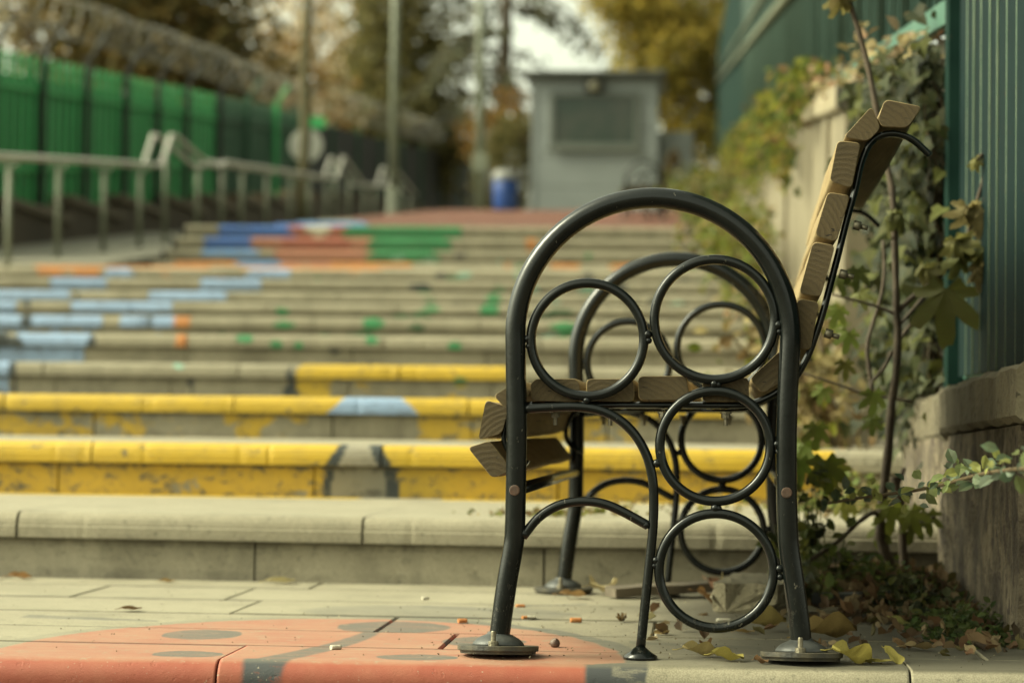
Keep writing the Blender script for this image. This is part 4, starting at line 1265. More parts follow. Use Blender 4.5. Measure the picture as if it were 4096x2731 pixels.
def conifer(label, base, h, r_base, z_low, palette, seed, dens=1.0, droop=.35, leaf=.30, lean=0.0, group="trees beyond the steps"):
    rs = random.Random(seed)
    root = empty("conifer", base)
    tag(root, label, "conifer", group)
    m = MB()
    limb(m, (0, 0, -.6), (lean, 0, h), .28, .03, rs, 8, .008)
    pos = []
    z = z_low
    while z < h:
        t = (z - z_low) / (h - z_low)
        L = r_base * (1 - t) ** .8 * rs.uniform(.75, 1.15)
        for q in range(rs.randrange(4, 7)):
            a = rs.uniform(0, 2 * math.pi)
            l = L * rs.uniform(.6, 1.1)
            P = [(lean * z / h + math.cos(a) * l * s, math.sin(a) * l * s, z - droop * l * s * s + .12 * l * s) for s in (0, .35, .7, 1)]
            m.tube(P, [.05, .035, .02, .008], 5)
            for k in range(int(26 * dens * l)):
                s = rs.uniform(.18, 1.03)
                i = min(2, int(s * 3))
                side = rs.gauss(0, .16 * l * (1.05 - s) + .05)
                pos.append((lean * z / h + math.cos(a) * l * s - math.sin(a) * side, math.sin(a) * l * s + math.cos(a) * side, z - droop * l * s * s + .12 * l * s - abs(rs.gauss(0, .16))))
        z += rs.uniform(.45, .75)
    m.build("trunk", M_BARK, root)
    leaf_cloud("crown", M_LEAF, pos, leaf, palette, LEAF_QUAD, tip=(0, 0, -.6), parent=root)
    return root

BROWN = [(.312, .221, .078), (.247, .182, .065), (.390, .240, .065), (.195, .169, .065), (.273, .227, .091)]
OLIVE = [(.182, .162, .057), (.142, .135, .051), (.230, .189, .068), (.115, .115, .046)]
DARKB = [(.182, .147, .059), (.140, .126, .050), (.238, .182, .063), (.119, .115, .045)]
PALEB = [(.600, .492, .324), (.528, .420, .264), (.672, .576, .396), (.528, .360, .168)]  # distance haze is put into these paler tints
GOLD = [(.50, .36, .06), (.42, .32, .06), (.56, .41, .08), (.33, .29, .07), (.24, .23, .06)]
ORNG = [(.34, .17, .045), (.27, .14, .04), (.22, .15, .04)]
NEED = [(.108, .119, .074), (.142, .149, .088), (.088, .097, .065), (.169, .162, .101)]

tree("autumn_tree", "dark brown leaved tree standing directly above the razor wire, left of the olive trunk", (-12.7, 52, 5.0), 3.0,
     [(0, 0, 4.4, 2.2, 2.0, 1.6), (1.9, .5, 3.6, 1.5, 1.6, 1.5), (-2.0, 0, 4.6, 1.8, 1.8, 1.5), (.6, -.5, 6.6, 2.6, 2, 1.8), (-2.2, .4, 6.4, 1.5, 1.5, 1.3)], BROWN + DARKB * 2, 230, 60, .25, .26, 1)
tree("autumn_tree", "thin pale crowned tree at the far left edge with white sky showing through", (-15.3, 50, 4.8), 3.6,
     [(0, 0, 4.9, 1.5, 1.6, 1.2), (-1.2, 0, 4.0, 1.2, 1.4, 1.0), (.6, 0, 6.2, 1.4, 1.5, 1.2)], PALEB, 46, 12, .20, .16, 2, spread=.5)
tree("autumn_tree", "tall hazy pale brown tree with bare twiggy crown behind the olive trunk", (-15.6, 88, 7.0), 4.0,
     [(0, 0, 6.8, 3.0, 3, 2.8), (-2.2, 0, 5.0, 2.2, 2.4, 2.4), (2.2, 0, 5.6, 2.0, 2.4, 3.0), (.6, 0, 9.3, 3, 3, 2.2)], PALEB, 170, 30, .32, .30, 3, spread=.42)
tree("autumn_tree", "orange tinged bush sized tree low down beside the round sign", (-10.2, 60, 6.0), 1.4,
     [(0, 0, 2.4, 1.1, 1.2, 1.4), (-1.1, 0, 3.4, 1.0, 1.1, 1.2)], ORNG + PALEB[:2], 60, 24, .22, .12, 4)
tree("dense_tree", "broad dense dark olive tree behind the grey lamp post", (-8.7, 66, 6.0), 2.0,
     [(.1, 0, 3.6, 1.7, 1.7, 2.6), (.2, 0, 6.6, 1.6, 1.7, 2.2), (-1.1, 0, 3.0, 1.1, 1.2, 2.2), (1.1, 0, 2.9, 1.0, 1.2, 2.2), (-.2, 0, 8.8, 1.3, 1.4, 1.6)], OLIVE, 190, 60, .24, .26, 5, spread=.30)
conifer("dark conifer with drooping boughs left of the kiosk, bright sky between its boughs", (-5.6, 64, 5.6), 15.0, 2.9, 3.6, NEED, 6, .72, .55, .23, .25)
tree("autumn_tree", "golden leaved tree leaning over the kiosk roof from the right", (-1.55, 76, 7.0), 3.2,
     [(.4, 0, 5.6, 1.5, 1.7, 1.4), (-.9, 0, 7.2, 1.2, 1.4, 1.0), (1.2, 0, 4.3, 1.2, 1.4, 1.5), (.5, 0, 7.8, 1.8, 1.8, 1.5), (2.1, 0, 6.6, 1.5, 1.6, 1.9), (1.7, 0, 2.2, 1.1, 1.2, 1.8)], GOLD, 260, 56, .23, .2, 7, spread=.34)
tree("autumn_tree", "small orange bush behind the pale pole, left of the kiosk wall", (-5.1, 56, 5.0), 1.2,
     [(0, 0, 2.5, .75, .8, .6), (.8, 0, 3.1, .5, .6, .5)], ORNG, 36, 22, .15, .09, 8)
tree("dense_tree", "dark hedge like tree directly behind the blue bin", (-4.1, 50, 4.2), .8,
     [(0, 0, 1.6, .65, .7, 1.3), (.35, 0, 2.5, .45, .5, .7)], OLIVE, 60, 40, .13, .10, 9)
tree("autumn_tree", "faint pale tree far off behind the kiosk, seen in the sky gap", (-4.6, 125, 7.5), 4.5,
     [(0, 0, 5.0, 3.0, 3, 2.2), (2.4, 0, 6.6, 2, 2, 2.0)], [(.46, .40, .25), (.40, .35, .21)], 40, 12, .40, .2, 10, spread=.5)
tree("dense_tree", "dark brown tree mass far off closing the view above the charcoal fence", (-19, 105, 8.2), 2.0,
     [(0, 0, 3.2, 4.5, 3, 3.0), (7.5, 0, 2.6, 4.0, 3, 2.4), (-8, 0, 5.6, 5, 3, 5.0)], DARKB + OLIVE, 170, 40, .42, .25, 13, spread=.34)

ot = empty("olive_trunk_tree", (-6.02, 34.4, 3.3))
tag(ot, "straight thin olive brown trunk rising in front of the round sign", "tree", "trees beyond the steps")
m = MB()
rs = random.Random(4)
P = limb(m, (0, 0, -.3), (.08, 0, 7.2), .085, .055, rs, 9, .003)
for k in range(7):
    limb(m, P[-1 - k // 3], (rs.uniform(-1.6, 1.6), rs.uniform(-1.2, 1.2), rs.uniform(7.2, 8.8)), .03, .008, rs, 5, .06)
m.build("trunk", M_BARK_OLIVE, ot)
leaf_cloud("crown", M_LEAF, RNG.normal(size=(900, 3)) * np.array([1.0, .9, .6]) + np.array([0, 0, 8.3]), .16, BROWN, parent=ot)

# trees around and behind the viewer's side are outside the photograph and are left out

# ------------------------------------------------------------------ climbing plants
IVYD = [(.020, .030, .011), (.030, .042, .015), (.015, .024, .010), (.046, .056, .022), (.085, .10, .045), (.018, .024, .009), (.11, .12, .03), (.026, .036, .014)]
IVYY = [(.16, .17, .018), (.20, .20, .02), (.10, .13, .018), (.065, .09, .016), (.24, .18, .03), (.20, .12, .05), (.045, .066, .016), (.085, .11, .016)]
YGRN = [(.19, .235, .045), (.15, .20, .04), (.24, .25, .05), (.12, .16, .04)]
DRY = [(.30, .23, .10), (.24, .17, .075), (.36, .29, .13), (.20, .13, .06)]
LIT = [(.15, .085, .042), (.10, .058, .032), (.20, .125, .062), (.30, .22, .12), (.07, .045, .028), (.17, .09, .045), (.24, .16, .085), (.12, .10, .035)]

def creeper_over_cap():
    pts = []
    g = RNG
    for y in np.arange(10.1, 36, .05):
        base = 1.358 + .30 + (y - 8.5) * .112
        n = int(g.integers(12, 20) * (1.0 if y < 22 else .7))
        drop = .25 + .10 * math.sin(y * 2.3) + .07 * math.sin(y * 5.1 + 1)
        if y > 16: drop += .08
        if y < 10.8: drop *= .6
        for _ in range(n):
            t = g.uniform(0, 1) ** 1.3
            z = base + .14 - t * (.14 + drop)
            pts.append((.50 - abs(g.normal(0, .05)) - .05 * math.sin(t * 3.1) + (.14 * g.uniform(0, 1) if z > base else 0), y + g.normal(0, .05), z + g.normal(0, .03)))
    o = leaf_cloud("creeper", M_LEAF, pts, .062, IVYY, LEAF_QUAD, normal=(-1.0, -.6, .6), tip=(-.2, -.2, -1.1), jit=.7)
    tag(o, "yellow green creeper hanging over the cap of the pale wall", "creeper")
creeper_over_cap()

def corner_ivy():
    g = RNG
    pts, m = [], MB()
    m.col = (.08, .06, .035, 1)
    rs = random.Random(31)
    for k in range(40):
        y0 = g.uniform(5.62, 6.6)
        P = [(.60 + g.uniform(-.03, .05), y0, .42 + max(0, y0 - 6) * .12)]
        ztop = 1.17 + max(0, (y0 - 5.6)) * .10 - (5.9 - y0) * .3 * (y0 < 5.9)
        while P[-1][2] < ztop:
            p = P[-1]
            P.append((.60 + g.uniform(-.05, .04), p[1] + g.normal(0, .05), p[2] + g.uniform(.06, .12)))
        m.tube(P, .0035, 5)
        for p in P:
            for _ in range(6 if p[2] > .78 else 3):
                pts.append((p[0] - abs(g.normal(0, .05)), p[1] + g.normal(0, .09), p[2] + g.normal(0, .06)))
    # along the foot of the sloping rail
    for y in np.arange(5.6, 7.9, .02):
        for _ in range(3 if y < 6.8 else 1):
            pts.append((.58 - abs(g.normal(0, .05)), y, 1.265 + (y - 5.62) * .112 + g.normal(0, .03 if y < 7 else .022)))
    o = leaf_cloud("ivy", M_IVY, pts, .050, IVYD, LEAF_IVY, normal=(-1.0, -1.0, .5), tip=(-.1, -.1, -1.2), jit=.62, extra=m)
    tag(o, "dark ivy covering the corner between the two teal fences", "ivy")
    # dry reddish and pale leaves caught on top
    pts = [(.55 + g.normal(0, .05), y, 1.345 + (y - 5.62) * .112 + g.normal(0, .03)) for y in g.uniform(5.7, 13, 420)]
    o = leaf_cloud("dry_creeper", M_LITTER, pts, .042, DRY + [(.34, .19, .11), (.40, .30, .19)], LEAF_OVAL, normal=(-.6, -.6, 1), jit=.8)
    tag(o, "dry pinkish brown leaves lodged along the foot of the sloping fence rail", "dry leaves", kind="stuff")
corner_ivy()

def wall_shrub(label, y0, y1, x, zb, h, pal, n, leaf, seed):
    g = np.random.default_rng(seed)
    m = MB()
    m.col = (.13, .09, .05, 1)
    pts = []
    for k in range(int((y1 - y0) * 14)):
        y = g.uniform(y0, y1)
        z = zb + (y - y0) * .11
        P = [(x, y, z)]
        q = Vector((-.25 + g.normal(0, .25), g.normal(0, .3), 1))
        for i in range(6):
            p = P[-1]
            P.append((p[0] + q.x * h / 7, p[1] + q.y * h / 7, p[2] + q.z * h / 7 * g.uniform(.6, 1.2)))
        m.tube(P, .004, 4)
        for p in P[1:]:
            for _ in range(n):
                pts.append((p[0] + g.normal(0, .045), p[1] + g.normal(0, .05), p[2] + g.normal(0, .05)))
    o = leaf_cloud("shrub", M_IVY, pts, leaf, pal, LEAF_OVAL, normal=(-.4, -.6, .8), jit=.8, extra=m)
    tag(o, label, "shrub")
wall_shrub("yellowing shrub at the foot of the pale wall behind the bench arm", 11.5, 17.0, .30, .95, .50, IVYY[:5] + DRY[:2] + YGRN, 6, .055, 3)
wall_shrub("dry straw coloured weeds between the fig sapling and the pale wall", 6.9, 9.2, .45, .25, .48, DRY + DRY + IVYY[:3], 5, .055, 4)
wall_shrub("olive green shrub far up against the pale wall", 19, 29, .25, 1.75, .75, IVYY[:4] + OLIVE, 5, .085, 5)

# fig sapling ---------------------------------------------------------------
def palm_leaf(m, base, direction, normal, size, droop, col, lobes=5, curl=0.0, seed=0):
    """lobed fig leaf with its stalk; lobes droop away from the stalk end"""
    rs = random.Random(seed)
    d = Vector(direction).normalized()
    n = Vector(normal)
    n = (n - d * n.dot(d)).normalized()
    w = d.cross(n)
    angs = [0, 42, -42, 88, -88][:lobes] if lobes == 5 else [0, 50, -50]
    lens = [1.0, .86, .86, .58, .58]
    pts = []
    N = 56
    for i in range(N):
        a = -140 + 280 * i / (N - 1)
        r = .34
        for la, ll in zip(angs, lens):
            q = abs(a - la)
            r = max(r, ll * math.exp(-(q / 23.0) ** 2.4))
        r *= 1 + .05 * math.sin(i * 2.2 + seed)
        pts.append((a, r))
    rows = 4
    verts = [Vector(base)]
    grid = []
    for k in range(1, rows + 1):
        row = []
        for a, r in pts:
            t = k / rows
            ra = R(a)
            y = math.cos(ra) * r * t
            x = math.sin(ra) * r * t
            z = -droop * (r * t) ** 2 + curl * math.sin(3.0 * r * t + ra * 2) * .25 + .05 * abs(math.sin(R(a) * 2)) * t
            p = Vector(base) + (d * (y + .04) + w * x + n * z) * size
            row.append(p)
        grid.append(row)
    V = verts + [p for row in grid for p in row]
    F = []
    for i in range(N - 1):
        F.append((0, 1 + i, 2 + i))
    for k in range(rows - 1):
        for i in range(N - 1):
            F.append((1 + k * N + i, 1 + (k + 1) * N + i, 1 + (k + 1) * N + i + 1, 1 + k * N + i + 1))
    j = rs.uniform(.85, 1.15)
    m.add(V, F, True, (col[0] * j, col[1] * j, col[2] * j, 1))

def withered_leaf(m, base, size, seed):
    rs = random.Random(seed)
    col = rs.choice([(.25, .235, .075), (.30, .26, .09), (.19, .20, .06), (.33, .27, .115)])
    for k in range(3):
        palm_leaf(m, (base[0] + rs.uniform(-.006, .006), base[1] + rs.uniform(-.01, .01), base[2] + rs.uniform(-.005, .005)), (rs.uniform(-.7, .7), rs.uniform(-.5, .5), -1), (rs.uniform(-.6, .6), -1, rs.uniform(-.3, .5)), size * rs.uniform(.7, 1.05), rs.uniform(.4, 1.1), col, 5 if k else 3, rs.uniform(.5, 1.1), seed * 7 + k)

FY = 5.12
FK = FY / 5.45
fig = empty("fig_sapling", (.50, FY, 0))
tag(fig, "fig sapling with bare brown stem and a few limp lobed leaves, behind the bench backrest", "sapling")
def FP(pts, dy=0.0):
    return [Vector((x * FK - .50, dy, .38 + (z - .38) * FK)) for x, z in pts]
m = MB()
stem = [(.515, -.06), (.492, .0), (.462, .06), (.450, .09), (.441, .13), (.447, .212), (.459, .325), (.465, .421), (.475, .5), (.480, .606), (.476, .651), (.474, .739), (.466, .917), (.452, .998), (.425, 1.136), (.404, 1.241), (.384, 1.315), (.359, 1.396), (.345, 1.46)]
P = spline(FP(stem), 4)
for i, p in enumerate(P):
    p.y += .03 * max(0, 1 - i / 14) - .002 * math.sin(i * .8)
rr_ = []
for i in range(len(P)):
    t = i / len(P)
    rr_.append((.0062 + .0078 * (1 - t) ** 1.7) * (1 + .10 * math.sin(i * 1.7)) + (.006 if i < 4 else 0))
m.tube(P, rr_, 12)
m.build("stem", M_STEM, fig)
def branch(pts, r0, r1, dy=0.0, yslope=0.0):
    b = MB()
    Q = spline(FP(pts), 4)
    for i, p in enumerate(Q):
        p.y += dy + yslope * i / len(Q)
    b.tube(Q, [(r0 + (r1 - r0) * i / len(Q)) * (1 + .12 * math.sin(i * 2.1)) for i in range(len(Q))], 8)
    b.build("branch", M_STEM, fig)
branch([(.477, .652), (.513, .686), (.547, .712), (.581, .743), (.605, .778), (.629, .817), (.645, .862), (.654, .905), (.663, .94), (.669, .972), (.668, 1.0), (.660, 1.012), (.650, 1.0)], .0062, .0036, 0, -.12)
branch([(.477, .645), (.440, .660), (.403, .672), (.324, .692)], .0045, .0024)
branch([(.481, .618), (.515, .655), (.545, .690), (.58, .72)], .0045, .0028, .01, .1)
branch([(.479, .575), (.505, .610), (.535, .646), (.56, .675)], .0048, .003, .02, .15)
branch([(.466, .558), (.448, .52), (.423, .489), (.418, .47)], .0045, .0035)
branch([(.428, .43), (.423, .473), (.415, .539), (.414, .579), (.430, .638), (.448, .699), (.455, .76), (.452, .83)], .0055, .0035, .05, .05)
branch([(.440, .165), (.425, .176), (.408, .174), (.372, .150), (.336, .119), (.295, .093), (.250, .066)], .0060, .0042, 0, -.25)
branch([(.52, .44), (.44, .452), (.399, .459), (.330, .483), (.26, .505)], .0036, .0022, .05)
branch([(.465, .02), (.46, .10), (.448, .18), (.44, .22)], .004, .002, .02)
m = MB()
palm_leaf(m, (.586 * FK - .5, -.05, .38 + (.705 - .38) * FK), (-.02, -.1, -1), (-.15, -1, .12), .125, .25, (.11, .115, .028), 5, .10, 2)
pet = MB()
lm = [(.628, .893, .060), (.666, .882, .085), (.600, .817, .060), (.540, .752, .055), (.655, .752, .062), (.470, .885, .05), (.695, .850, .06), (.615, .775, .05), (.672, .80, .055), (.648, 1.0, .03), (.345, 1.43, .055), (.335, 1.40, .05)]
for i, (x, z, s) in enumerate(lm):
    withered_leaf(m, (x * FK - .5, -.03 - .08 * (x > .58), .38 + (z - .38) * FK), s * .95, 40 + i)
gl = [(.262, .335, .085, (.10, .135, .022)), (.250, .30, .07, (.085, .12, .02)), (.304, .300, .095, (.12, .145, .022)), (.325, .285, .085, (.15, .155, .025)), (.358, .205, .06, (.20, .20, .04)), (.465, .195, .075, (.17, .19, .03)), (.507, .185, .07, (.17, .19, .03)),
      (.367, .605, .06, (.11, .14, .03)), (.342, .66, .06, (.12, .15, .03)), (.377, .745, .06, (.12, .15, .04)), (.418, .46, .065, (.11, .14, .03)), (.420, .40, .05, (.10, .13, .03)), (.287, .38, .065, (.13, .16, .03)), (.335, .735, .055, (.10, .12, .03)), (.39, .70, .05, (.16, .17, .05)), (.35, .53, .05, (.15, .15, .04)), (.31, .47, .05, (.12, .15, .03))]
for i, (x, z, s, c) in enumerate(gl):
    rs = random.Random(70 + i)
    s, c = s * .82, tuple(v * 1.45 for v in c)
    palm_leaf(m, (x * FK - .5, -.02 + rs.uniform(-.1, .1), .38 + (z - .38) * FK), (rs.uniform(-.4, .4), rs.uniform(-.3, .1), -1), (rs.uniform(-.5, .3), -1, rs.uniform(0, .6)), s, rs.uniform(.15, .6), c, 5, rs.uniform(.05, .3), 70 + i)
m.build("leaves", M_FIG, fig, attr="tint")

sp2 = empty("bare_sapling", (.470, 5.16, 0))
tag(sp2, "short dark second stem just right of the fig sapling, against the wall", "sapling")
m = MB()
m.tube(spline([(.02, .0, -.03), (0, 0, .077), (-.004, 0, .184), (-.02, 0, .253), (-.022, 0, .268)], 4), .0095, 10)
m.tube(spline([(-.020, 0, .235), (-.008, 0, .265), (0, 0, .288)], 4), .0055, 8)
m.tube(spline([(-.004, 0, .15), (.03, -.05, .168), (.06, -.08, .182)], 3), .003, 6)
m.build("stem", M_STEM, sp2)
m = MB()
for i, (x, z) in enumerate(((-.03, .2), (.02, .17), (.05, .19), (-.05, .16))):
    palm_leaf(m, (x, -.04, z), (random.uniform(-.4, .4), -.2, -1), (-.3, -1, .3), .05, .4, (.15, .175, .03), 5, .2, 90 + i)
m.build("leaves", M_FIG, sp2, attr="tint")

# sprig reaching in front of the low wall ------------------------------------
m = MB()
m.col = (.20, .15, .09, 1)
SPR = [(.252, 4.30, .235), (.285, 4.22, .245), (.322, 4.1, .256), (.372, 3.9, .272), (.395, 3.7, .287), (.402, 3.5, .300), (.412, 3.3, .314), (.418, 3.05, .325), (.425, 2.85, .333), (.46, 2.6, .36)]
Q = spline(SPR, 6)
m.tube(Q, .0028, 8)
pts = []
for i, p in enumerate(Q):
    n = 1 if i % 2 else (2 if i < 16 else 4)
    for _ in range(n):
        pts.append((p.x + RNG.normal(0, .012), p.y + RNG.normal(0, .022), p.z + RNG.normal(.004, .013)))
o = leaf_cloud("leafy_sprig", M_IVY, pts, .024, [(.10, .145, .085), (.14, .18, .11), (.07, .105, .06), (.18, .22, .08), (.28, .29, .08), (.17, .21, .15)], LEAF_OVAL, normal=(-.3, -.8, .7), jit=.6, extra=m)
tag(o, "grey green leafy sprig reaching sideways in front of the low wall", "sprig")

# weeds ----------------------------------------------------------------------
def weeds(label, cx, cy, rx, ry, h, pal, n, leaf, seed, name="weeds"):
    g = np.random.default_rng(seed)
    m = MB()
    m.col = (.12, .15, .05, 1)
    pts = []
    for k in range(n):
        a, q = g.uniform(0, 6.28), g.uniform(0, 1) ** .6
        x, y = cx + rx * q * math.cos(a), cy + ry * q * math.sin(a)
        if x > .555: x = .555 - g.uniform(0, .03)
        hh = h * (1.1 - q) * g.uniform(.5, 1.1)
        t = (x + g.normal(0, .02), y + g.normal(0, .03), hh)
        m.tube([(x, y, -.01), ((x + t[0]) / 2, (y + t[1]) / 2, hh * .6), t], .0013, 4)
        for _ in range(7):
            s = g.uniform(.3, 1.05)
            pts.append((x + (t[0] - x) * s + g.normal(0, .010), y + (t[1] - y) * s + g.normal(0, .012), hh * s + g.normal(0, .006)))
    o = leaf_cloud(name, M_IVY, pts, leaf, pal, LEAF_OVAL, normal=(-.2, -.4, 1), jit=.6, extra=m)
    tag(o, label, "weeds", kind="stuff")
    return o
weeds("low dark green weeds along the foot of the rough low wall", .50, 4.25, .10, .30, .055, [(.05, .085, .025), (.075, .11, .03), (.10, .14, .04), (.04, .06, .02)], 150, .016, 2)
weeds("low dark green weeds along the foot of the rough low wall, farther back", .50, 4.95, .08, .50, .07, [(.05, .085, .025), (.075, .11, .03), (.04, .06, .02)], 130, .018, 6)
weeds("bright green weeds around the foot of the fig sapling", .37, 4.98, .14, .22, .12, YGRN + [(.10, .16, .04)], 150, .022, 3)
weeds("mixed green and cream foliage between right bench leg and fig sapling", .255, 4.98, .085, .22, .33, IVYD[3:] + YGRN + [(.26, .27, .13), (.15, .19, .06), (.09, .12, .04)], 52, .030, 4)
weeds("dark low creepers spreading over the brown leaf heap toward the wall", .44, 4.62, .10, .22, .09, IVYD + [(.07, .11, .03)], 90, .024, 9)
weeds("weeds on the first tread beside the wall", .42, 6.1, .18, .3, .12, YGRN + DRY, 90, .026, 7).location = (0, 0, .15)

# fallen leaves: the heap is stuff, the separate ones are things -----------------
def litter():
    g = RNG
    pts = []
    for k in range(2600):
        x, y = g.uniform(.03, .55), g.uniform(4.45, 5.6)
        lim = .30 - .22 * (y - 4.45)                       # thicker towards the wall and the first step
        if x < lim - .02: continue
        dens = min(1, (x - lim + .05) / .18)
        if g.uniform() > dens: continue
        hgt = .060 * dens * math.exp(-((y - 5.0) / .5) ** 2)
        pts.append((x, y, g.uniform(0, 1) * hgt + .003))
    for k in range(70):
        pts.append((.56 - abs(g.normal(0, .10)), g.uniform(3.75, 4.5), g.uniform(.003, .018)))
    for k in range(40):
        pts.append((g.uniform(-.1, .55), g.uniform(3.9, 4.6), .003))
    o = leaf_cloud("fallen_leaves", M_LITTER, pts, .031, LIT, LEAF_CURL, normal=(0, -.1, 1), jit=.75)
    tag(o, "heap of brown fallen leaves between the right bench leg and the wall", "fallen leaves", kind="stuff")
    # crumbs of dirt and leaf
    pts = [(g.uniform(-1.4, .5), g.uniform(3.62, 5.2), .002) for _ in range(240)] + [(g.uniform(-.45, .5), g.uniform(3.65, 5.0), .002) for _ in range(420)]
    o = leaf_cloud("crumbs", M_LITTER, pts, .0036, [(.10, .07, .045), (.2, .15, .09), (.45, .40, .28), (.06, .05, .035)], LEAF_CURL, normal=(0, 0, 1), jit=.6)
    tag(o, "crumbs of dirt and dry leaf scattered on the landing", "crumbs", kind="stuff")
    pts = [(g.normal(-.38, .07), g.normal(5.55, .09), RISE + .004) for _ in range(120)] + [(g.uniform(-.3, .4), g.uniform(5.5, 6.4), RISE + .004) for _ in range(160)]
    o = leaf_cloud("leaf_scraps", M_LITTER, pts, .02, DRY + IVYY[:3], LEAF_CURL, normal=(0, 0, 1), jit=.6)
    tag(o, "dry yellow leaf scraps on the first tread behind the bench", "leaf scraps", kind="stuff")
litter()

def one_leaf(label, x, y, z, size, rz, col, curl=.5, tilt=0.0, long=1.0, kind="leaf"):
    """single curled leaf with a midrib fold and a short stalk"""
    m = MB()
    m.col = (*col, 1)
    n, w = 9, 5
    V = []
    for i in range(n):
        t = i / (n - 1)
        wd = math.sin(math.pi * t ** .8) ** .8 * .34
        for j in range(w):
            s = (j - (w - 1) / 2) / ((w - 1) / 2)
            q = 1 + .16 * math.sin(11 * t + rz * 5) * abs(s) + .08 * math.sin(23 * t + s * 4)
            V.append((s * wd * q + .05 * math.sin(4 * t + rz), (t - .5) * long, abs(s) * wd * curl * (.9 + .5 * math.sin(5 * t + s * 2 + rz)) + curl * .55 * (t - .5) ** 2 + .05 * curl * math.sin(9 * t + 5 * s + rz)))
    zmin = min(v[2] for v in V)
    F = [(i * w + j, i * w + j + 1, (i + 1) * w + j + 1, (i + 1) * w + j) for i in range(n - 1) for j in range(w - 1)]
    m.add([(a, b, c - zmin + .03) for a, b, c in V], F, True)
    m.tube([(0, .47 * long, .03 + curl * .12), (.02, .62 * long, .05), (.05, .74 * long, .02)], .014, 5)
    o = m.build("fallen_leaf", M_LITTER, attr="tint")
    o.location = (x, y, z)
    o.scale = (size, size, size)
    o.rotation_euler = (tilt, 0, rz)
    tag(o, label, "leaf", "single fallen leaves on the landing")
    return o
YL, TN, BR = (.48, .40, .10), (.42, .29, .12), (.24, .13, .06)
one_leaf("large upright yellow leaf touching the right foot plate", .250, 3.672, .004, .075, 1.9, YL, .9, .35)
one_leaf("small yellow leaf standing on edge right of the large upright one", .318, 3.715, .004, .048, .5, YL, .9, .6)
one_leaf("flat yellow leaf trailing between the two upright yellow leaves", .292, 3.69, .002, .055, 1.35, (.40, .34, .09), .25)
one_leaf("pale yellow crumpled leaf left of the right foot plate", .055, 3.68, .002, .055, 1.2, YL, .8, .15)
one_leaf("lighter tan leaf nearest the middle leg's right side", .012, 3.74, .002, .062, 1.7, (.46, .36, .15), .8, .2)
one_leaf("dark red brown scrap of leaf against the right foot plate", .108, 3.655, .001, .028, .8, BR, 1.0, .2)
one_leaf("thin crescent of yellow leaf under the lowest ring", .135, 4.26, .002, .065, 1.55, (.44, .34, .12), 1.3, 0, 1.2)
one_leaf("small flat tan leaf beside the crescent leaf", .095, 4.18, .001, .038, 1.2, TN, .4)
one_leaf("long curved brown yellow leaf right of the rear leg", .242, 4.085, .002, .078, 1.7, (.36, .25, .09), 1.2, 0, 1.3)
one_leaf("small tan leaf lying left of the lowest ring", -.055, 4.118, .001, .034, 2.2, TN, .5)
one_leaf("brown leaf lying against the far left foot plate", -.258, 4.925, .004, .062, 1.9, (.40, .24, .10), .5, .1)
one_leaf("broad pale leaf beyond the far foot plate, at the end of the plank", -.205, 5.03, .006, .085, 2.6, (.52, .42, .22), .9, .25)
one_leaf("whitish flat leaf in front of the dark tray", .255, 4.60, .003, .10, 2.0, (.50, .46, .34), .3, .05)
one_leaf("pointed tan leaf half way between right foot plate and wall", .385, 3.925, .002, .055, 1.8, (.42, .31, .15), .5, .1)
one_leaf("small brown leaf beside the pointed tan leaf near the wall", .352, 3.95, .002, .04, .4, (.28, .17, .08), .9, .3)
one_leaf("yellow green leaf tipped up at the edge of the weeds", .395, 4.385, .003, .05, .9, (.38, .36, .11), .6, .4)
one_leaf("dark narrow leaf alone on the plain slabs at the left", -1.101, 4.417, .001, .045, 1.5, (.20, .12, .06), .4)
one_leaf("orange brown leaf at the foot of the first riser, far left", -1.56, 5.20, .002, .055, 1.9, (.40, .22, .09), .6, .1)
one_leaf("tan leaf at the foot of the first riser, left of the middle", -1.204, 5.165, .002, .038, 1.4, (.42, .28, .12), .5)
one_leaf("pale yellow leaf at the foot of the first riser, nearest the bench", -.947, 5.205, .002, .07, 1.6, (.52, .44, .22), .4)
one_leaf("orange leaf piece leaning on the broken concrete block", .03, 4.86, .004, .075, 2.3, (.42, .23, .09), .8, .5)
one_leaf("pinkish leaf propped between plank and broken concrete block", .055, 5.02, .004, .085, .9, (.44, .24, .15), .8, .7)
one_leaf("long straw leaf standing at the left side of the broken concrete block", .068, 4.80, .004, .085, .2, (.48, .38, .16), 1.0, .9, 1.3)

# cigarette ends ----------------------------------------------------------------
def butt(label, x, y, rz, L=.024, filt=.6, squash=.8, r=.0039):
    root = empty("cigarette_butt", (x, y, r * squash), rz)
    tag(root, label, "cigarette butt", "cigarette butts on the landing")
    def piece(nm, a, b, mat, rad):
        m = MB()
        n = 6
        m.tube([(a + (b - a) * i / n, .0006 * math.sin(i * 2.0), 0) for i in range(n + 1)], rad, 12)
        m.v = [(p[0], p[1], p[2] * squash) for p in m.v]
        m.build(nm, mat, root)
    if filt > 0: piece("filter", -L / 2, -L / 2 + L * filt, M_BUTT, r)
    if filt < 1: piece("paper", -L / 2 + L * filt + .0003, L / 2, M_PAPER if filt < 1 else M_BUTT, r * .95)
butt("fat orange cigarette butt right of the ladybird painting", -.221, 4.346, .15, .021, 1.0, .9, .0052)
butt("orange cigarette butt left of the front bench leg", -.432, 4.286, .3, .017, 1.0, .9, .0048)
butt("orange cigarette butt just right of the front leg, farther back", -.352, 4.672, .2, .019, 1.0, .8, .0042)
butt("long pale cigarette butt between the two orange ones", -.315, 4.405, .35, .027, .35)
butt("white cigarette butt lying beside the dark painted band of the ladybird", -.588, 3.746, .6, .018, 0.0, .95, .0044)
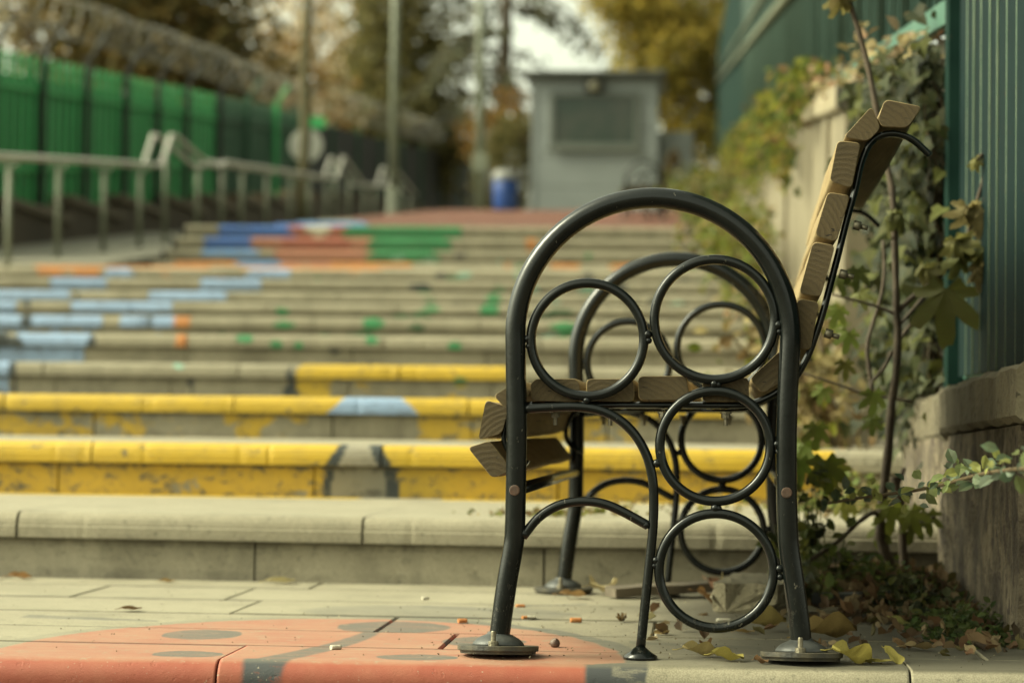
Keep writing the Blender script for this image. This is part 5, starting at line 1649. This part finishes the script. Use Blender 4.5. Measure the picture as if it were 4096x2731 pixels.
butt("white cigarette butt back near the first riser, left of the bench", -.567, 4.827, .7, .015, 0.0, .9)
butt("white cigarette butt lying behind the lowest ring", .06, 4.422, .05, .028, 0.0, .9)

# other small things ---------------------------------------------------------------
m = MB()
m.lathe((0, 0, 0), [(0, 0), (.005, .001), (.0085, .005), (.009, .009), (.0065, .0135), (.002, .0165), (.0007, .018), (0, .018)], 14)
o = m.build("nut_shell", M_NUT); o.location = (-.234, 3.87, 0); o.rotation_euler = (.5, .3, 0)
tag(o, "small round brown nut shell lying on the red paint", "nut shell")
m = MB()
m.col = (.20, .12, .05, 1)
for k in range(5):
    palm_leaf(m, (0, 0, .004), (math.cos(k * 1.3), math.sin(k * 1.3), .5), (0, 0, 1), .014, -.5, (.19, .12, .05), 3, .9, k)
o = m.build("dry_bud", M_LITTER, attr="tint"); o.location = (-.136, 4.379, 0)
tag(o, "crumpled dry seed head left of the middle bench leg", "seed head")

def rubble_block():
    g = np.random.default_rng(6)
    m = MB()
    n = 9
    rings = []
    for i in range(n):
        t = i / (n - 1)
        y = t * .34
        ring = []
        for q in range(24):
            a = 2 * math.pi * q / 24
            cx, sx = math.cos(a), math.sin(a)
            k = 1 / max(abs(cx), abs(sx))
            x, z = cx * k * .065, sx * k * .030
            j = .0045 if sx < .5 else .0015
            ring.append((x + g.normal(0, j) + .012 * math.sin(t * 5) * (cx > 0), y + g.normal(0, .006 if i in (0, n - 1) else .003), max(0, z + .030 + g.normal(0, j * .6))))
        rings.append(ring)
    m.loft(rings, True)
    o = m.build("concrete_block", M_BLOCK)
    o.location = (.105, 4.62, 0)
    o.rotation_euler = (0, 0, R(-8))
    tag(o, "broken chunk of pale concrete lying in the leaves under the bench", "concrete block")
rubble_block()

m = MB()
rs = random.Random(2)
rings = []
for i in range(9):
    t = i / 8
    x = t * .42
    j = lambda: rs.uniform(-.0015, .0015)
    rings.append([(x, -.03 + j(), 0), (x, -.03 + j(), .020 + j()), (x, .03 + j(), .021 + j()), (x, .03 + j(), 0)])
m.loft(rings, True)
o = m.build("plank", M_PLANK)
o.location = (-.178, 4.955, .004)
o.rotation_euler = (0, R(-2.0), R(26))
tag(o, "short weathered grey plank lying on the slabs behind the lowest ring", "plank")

tr = MB()
for a in ((-.05, .05, -.018, .018, .0, .004), (-.05, .05, -.018, -.014, .004, .030), (-.05, .05, .014, .018, .004, .030), (-.05, -.046, -.014, .014, .004, .030)):
    tr.box(*a)
tr.box(-.05, .05, -.0135, .0135, .022, .030, .002)
o = tr.build("plastic_tray", M_DARK)
o.location = (.298, 4.745, .006)
o.rotation_euler = (R(4), R(-3), R(-14))
tag(o, "dark hollow plastic piece half buried in fallen leaves by the right leg", "plastic piece")

m = MB()
for k in range(7):
    a = k * .9
    m.lathe((.010 * math.cos(a), .010 * math.sin(a), .003 * (k % 3)), [(0, -.012), (.011, -.006), (.014, .003), (.010, .011), (0, .014)], 9)
o = m.build("flower", M_FLOWER); o.location = (.515, 6.05, 1.275)
tag(o, "single cream flower in the dark ivy", "flower")
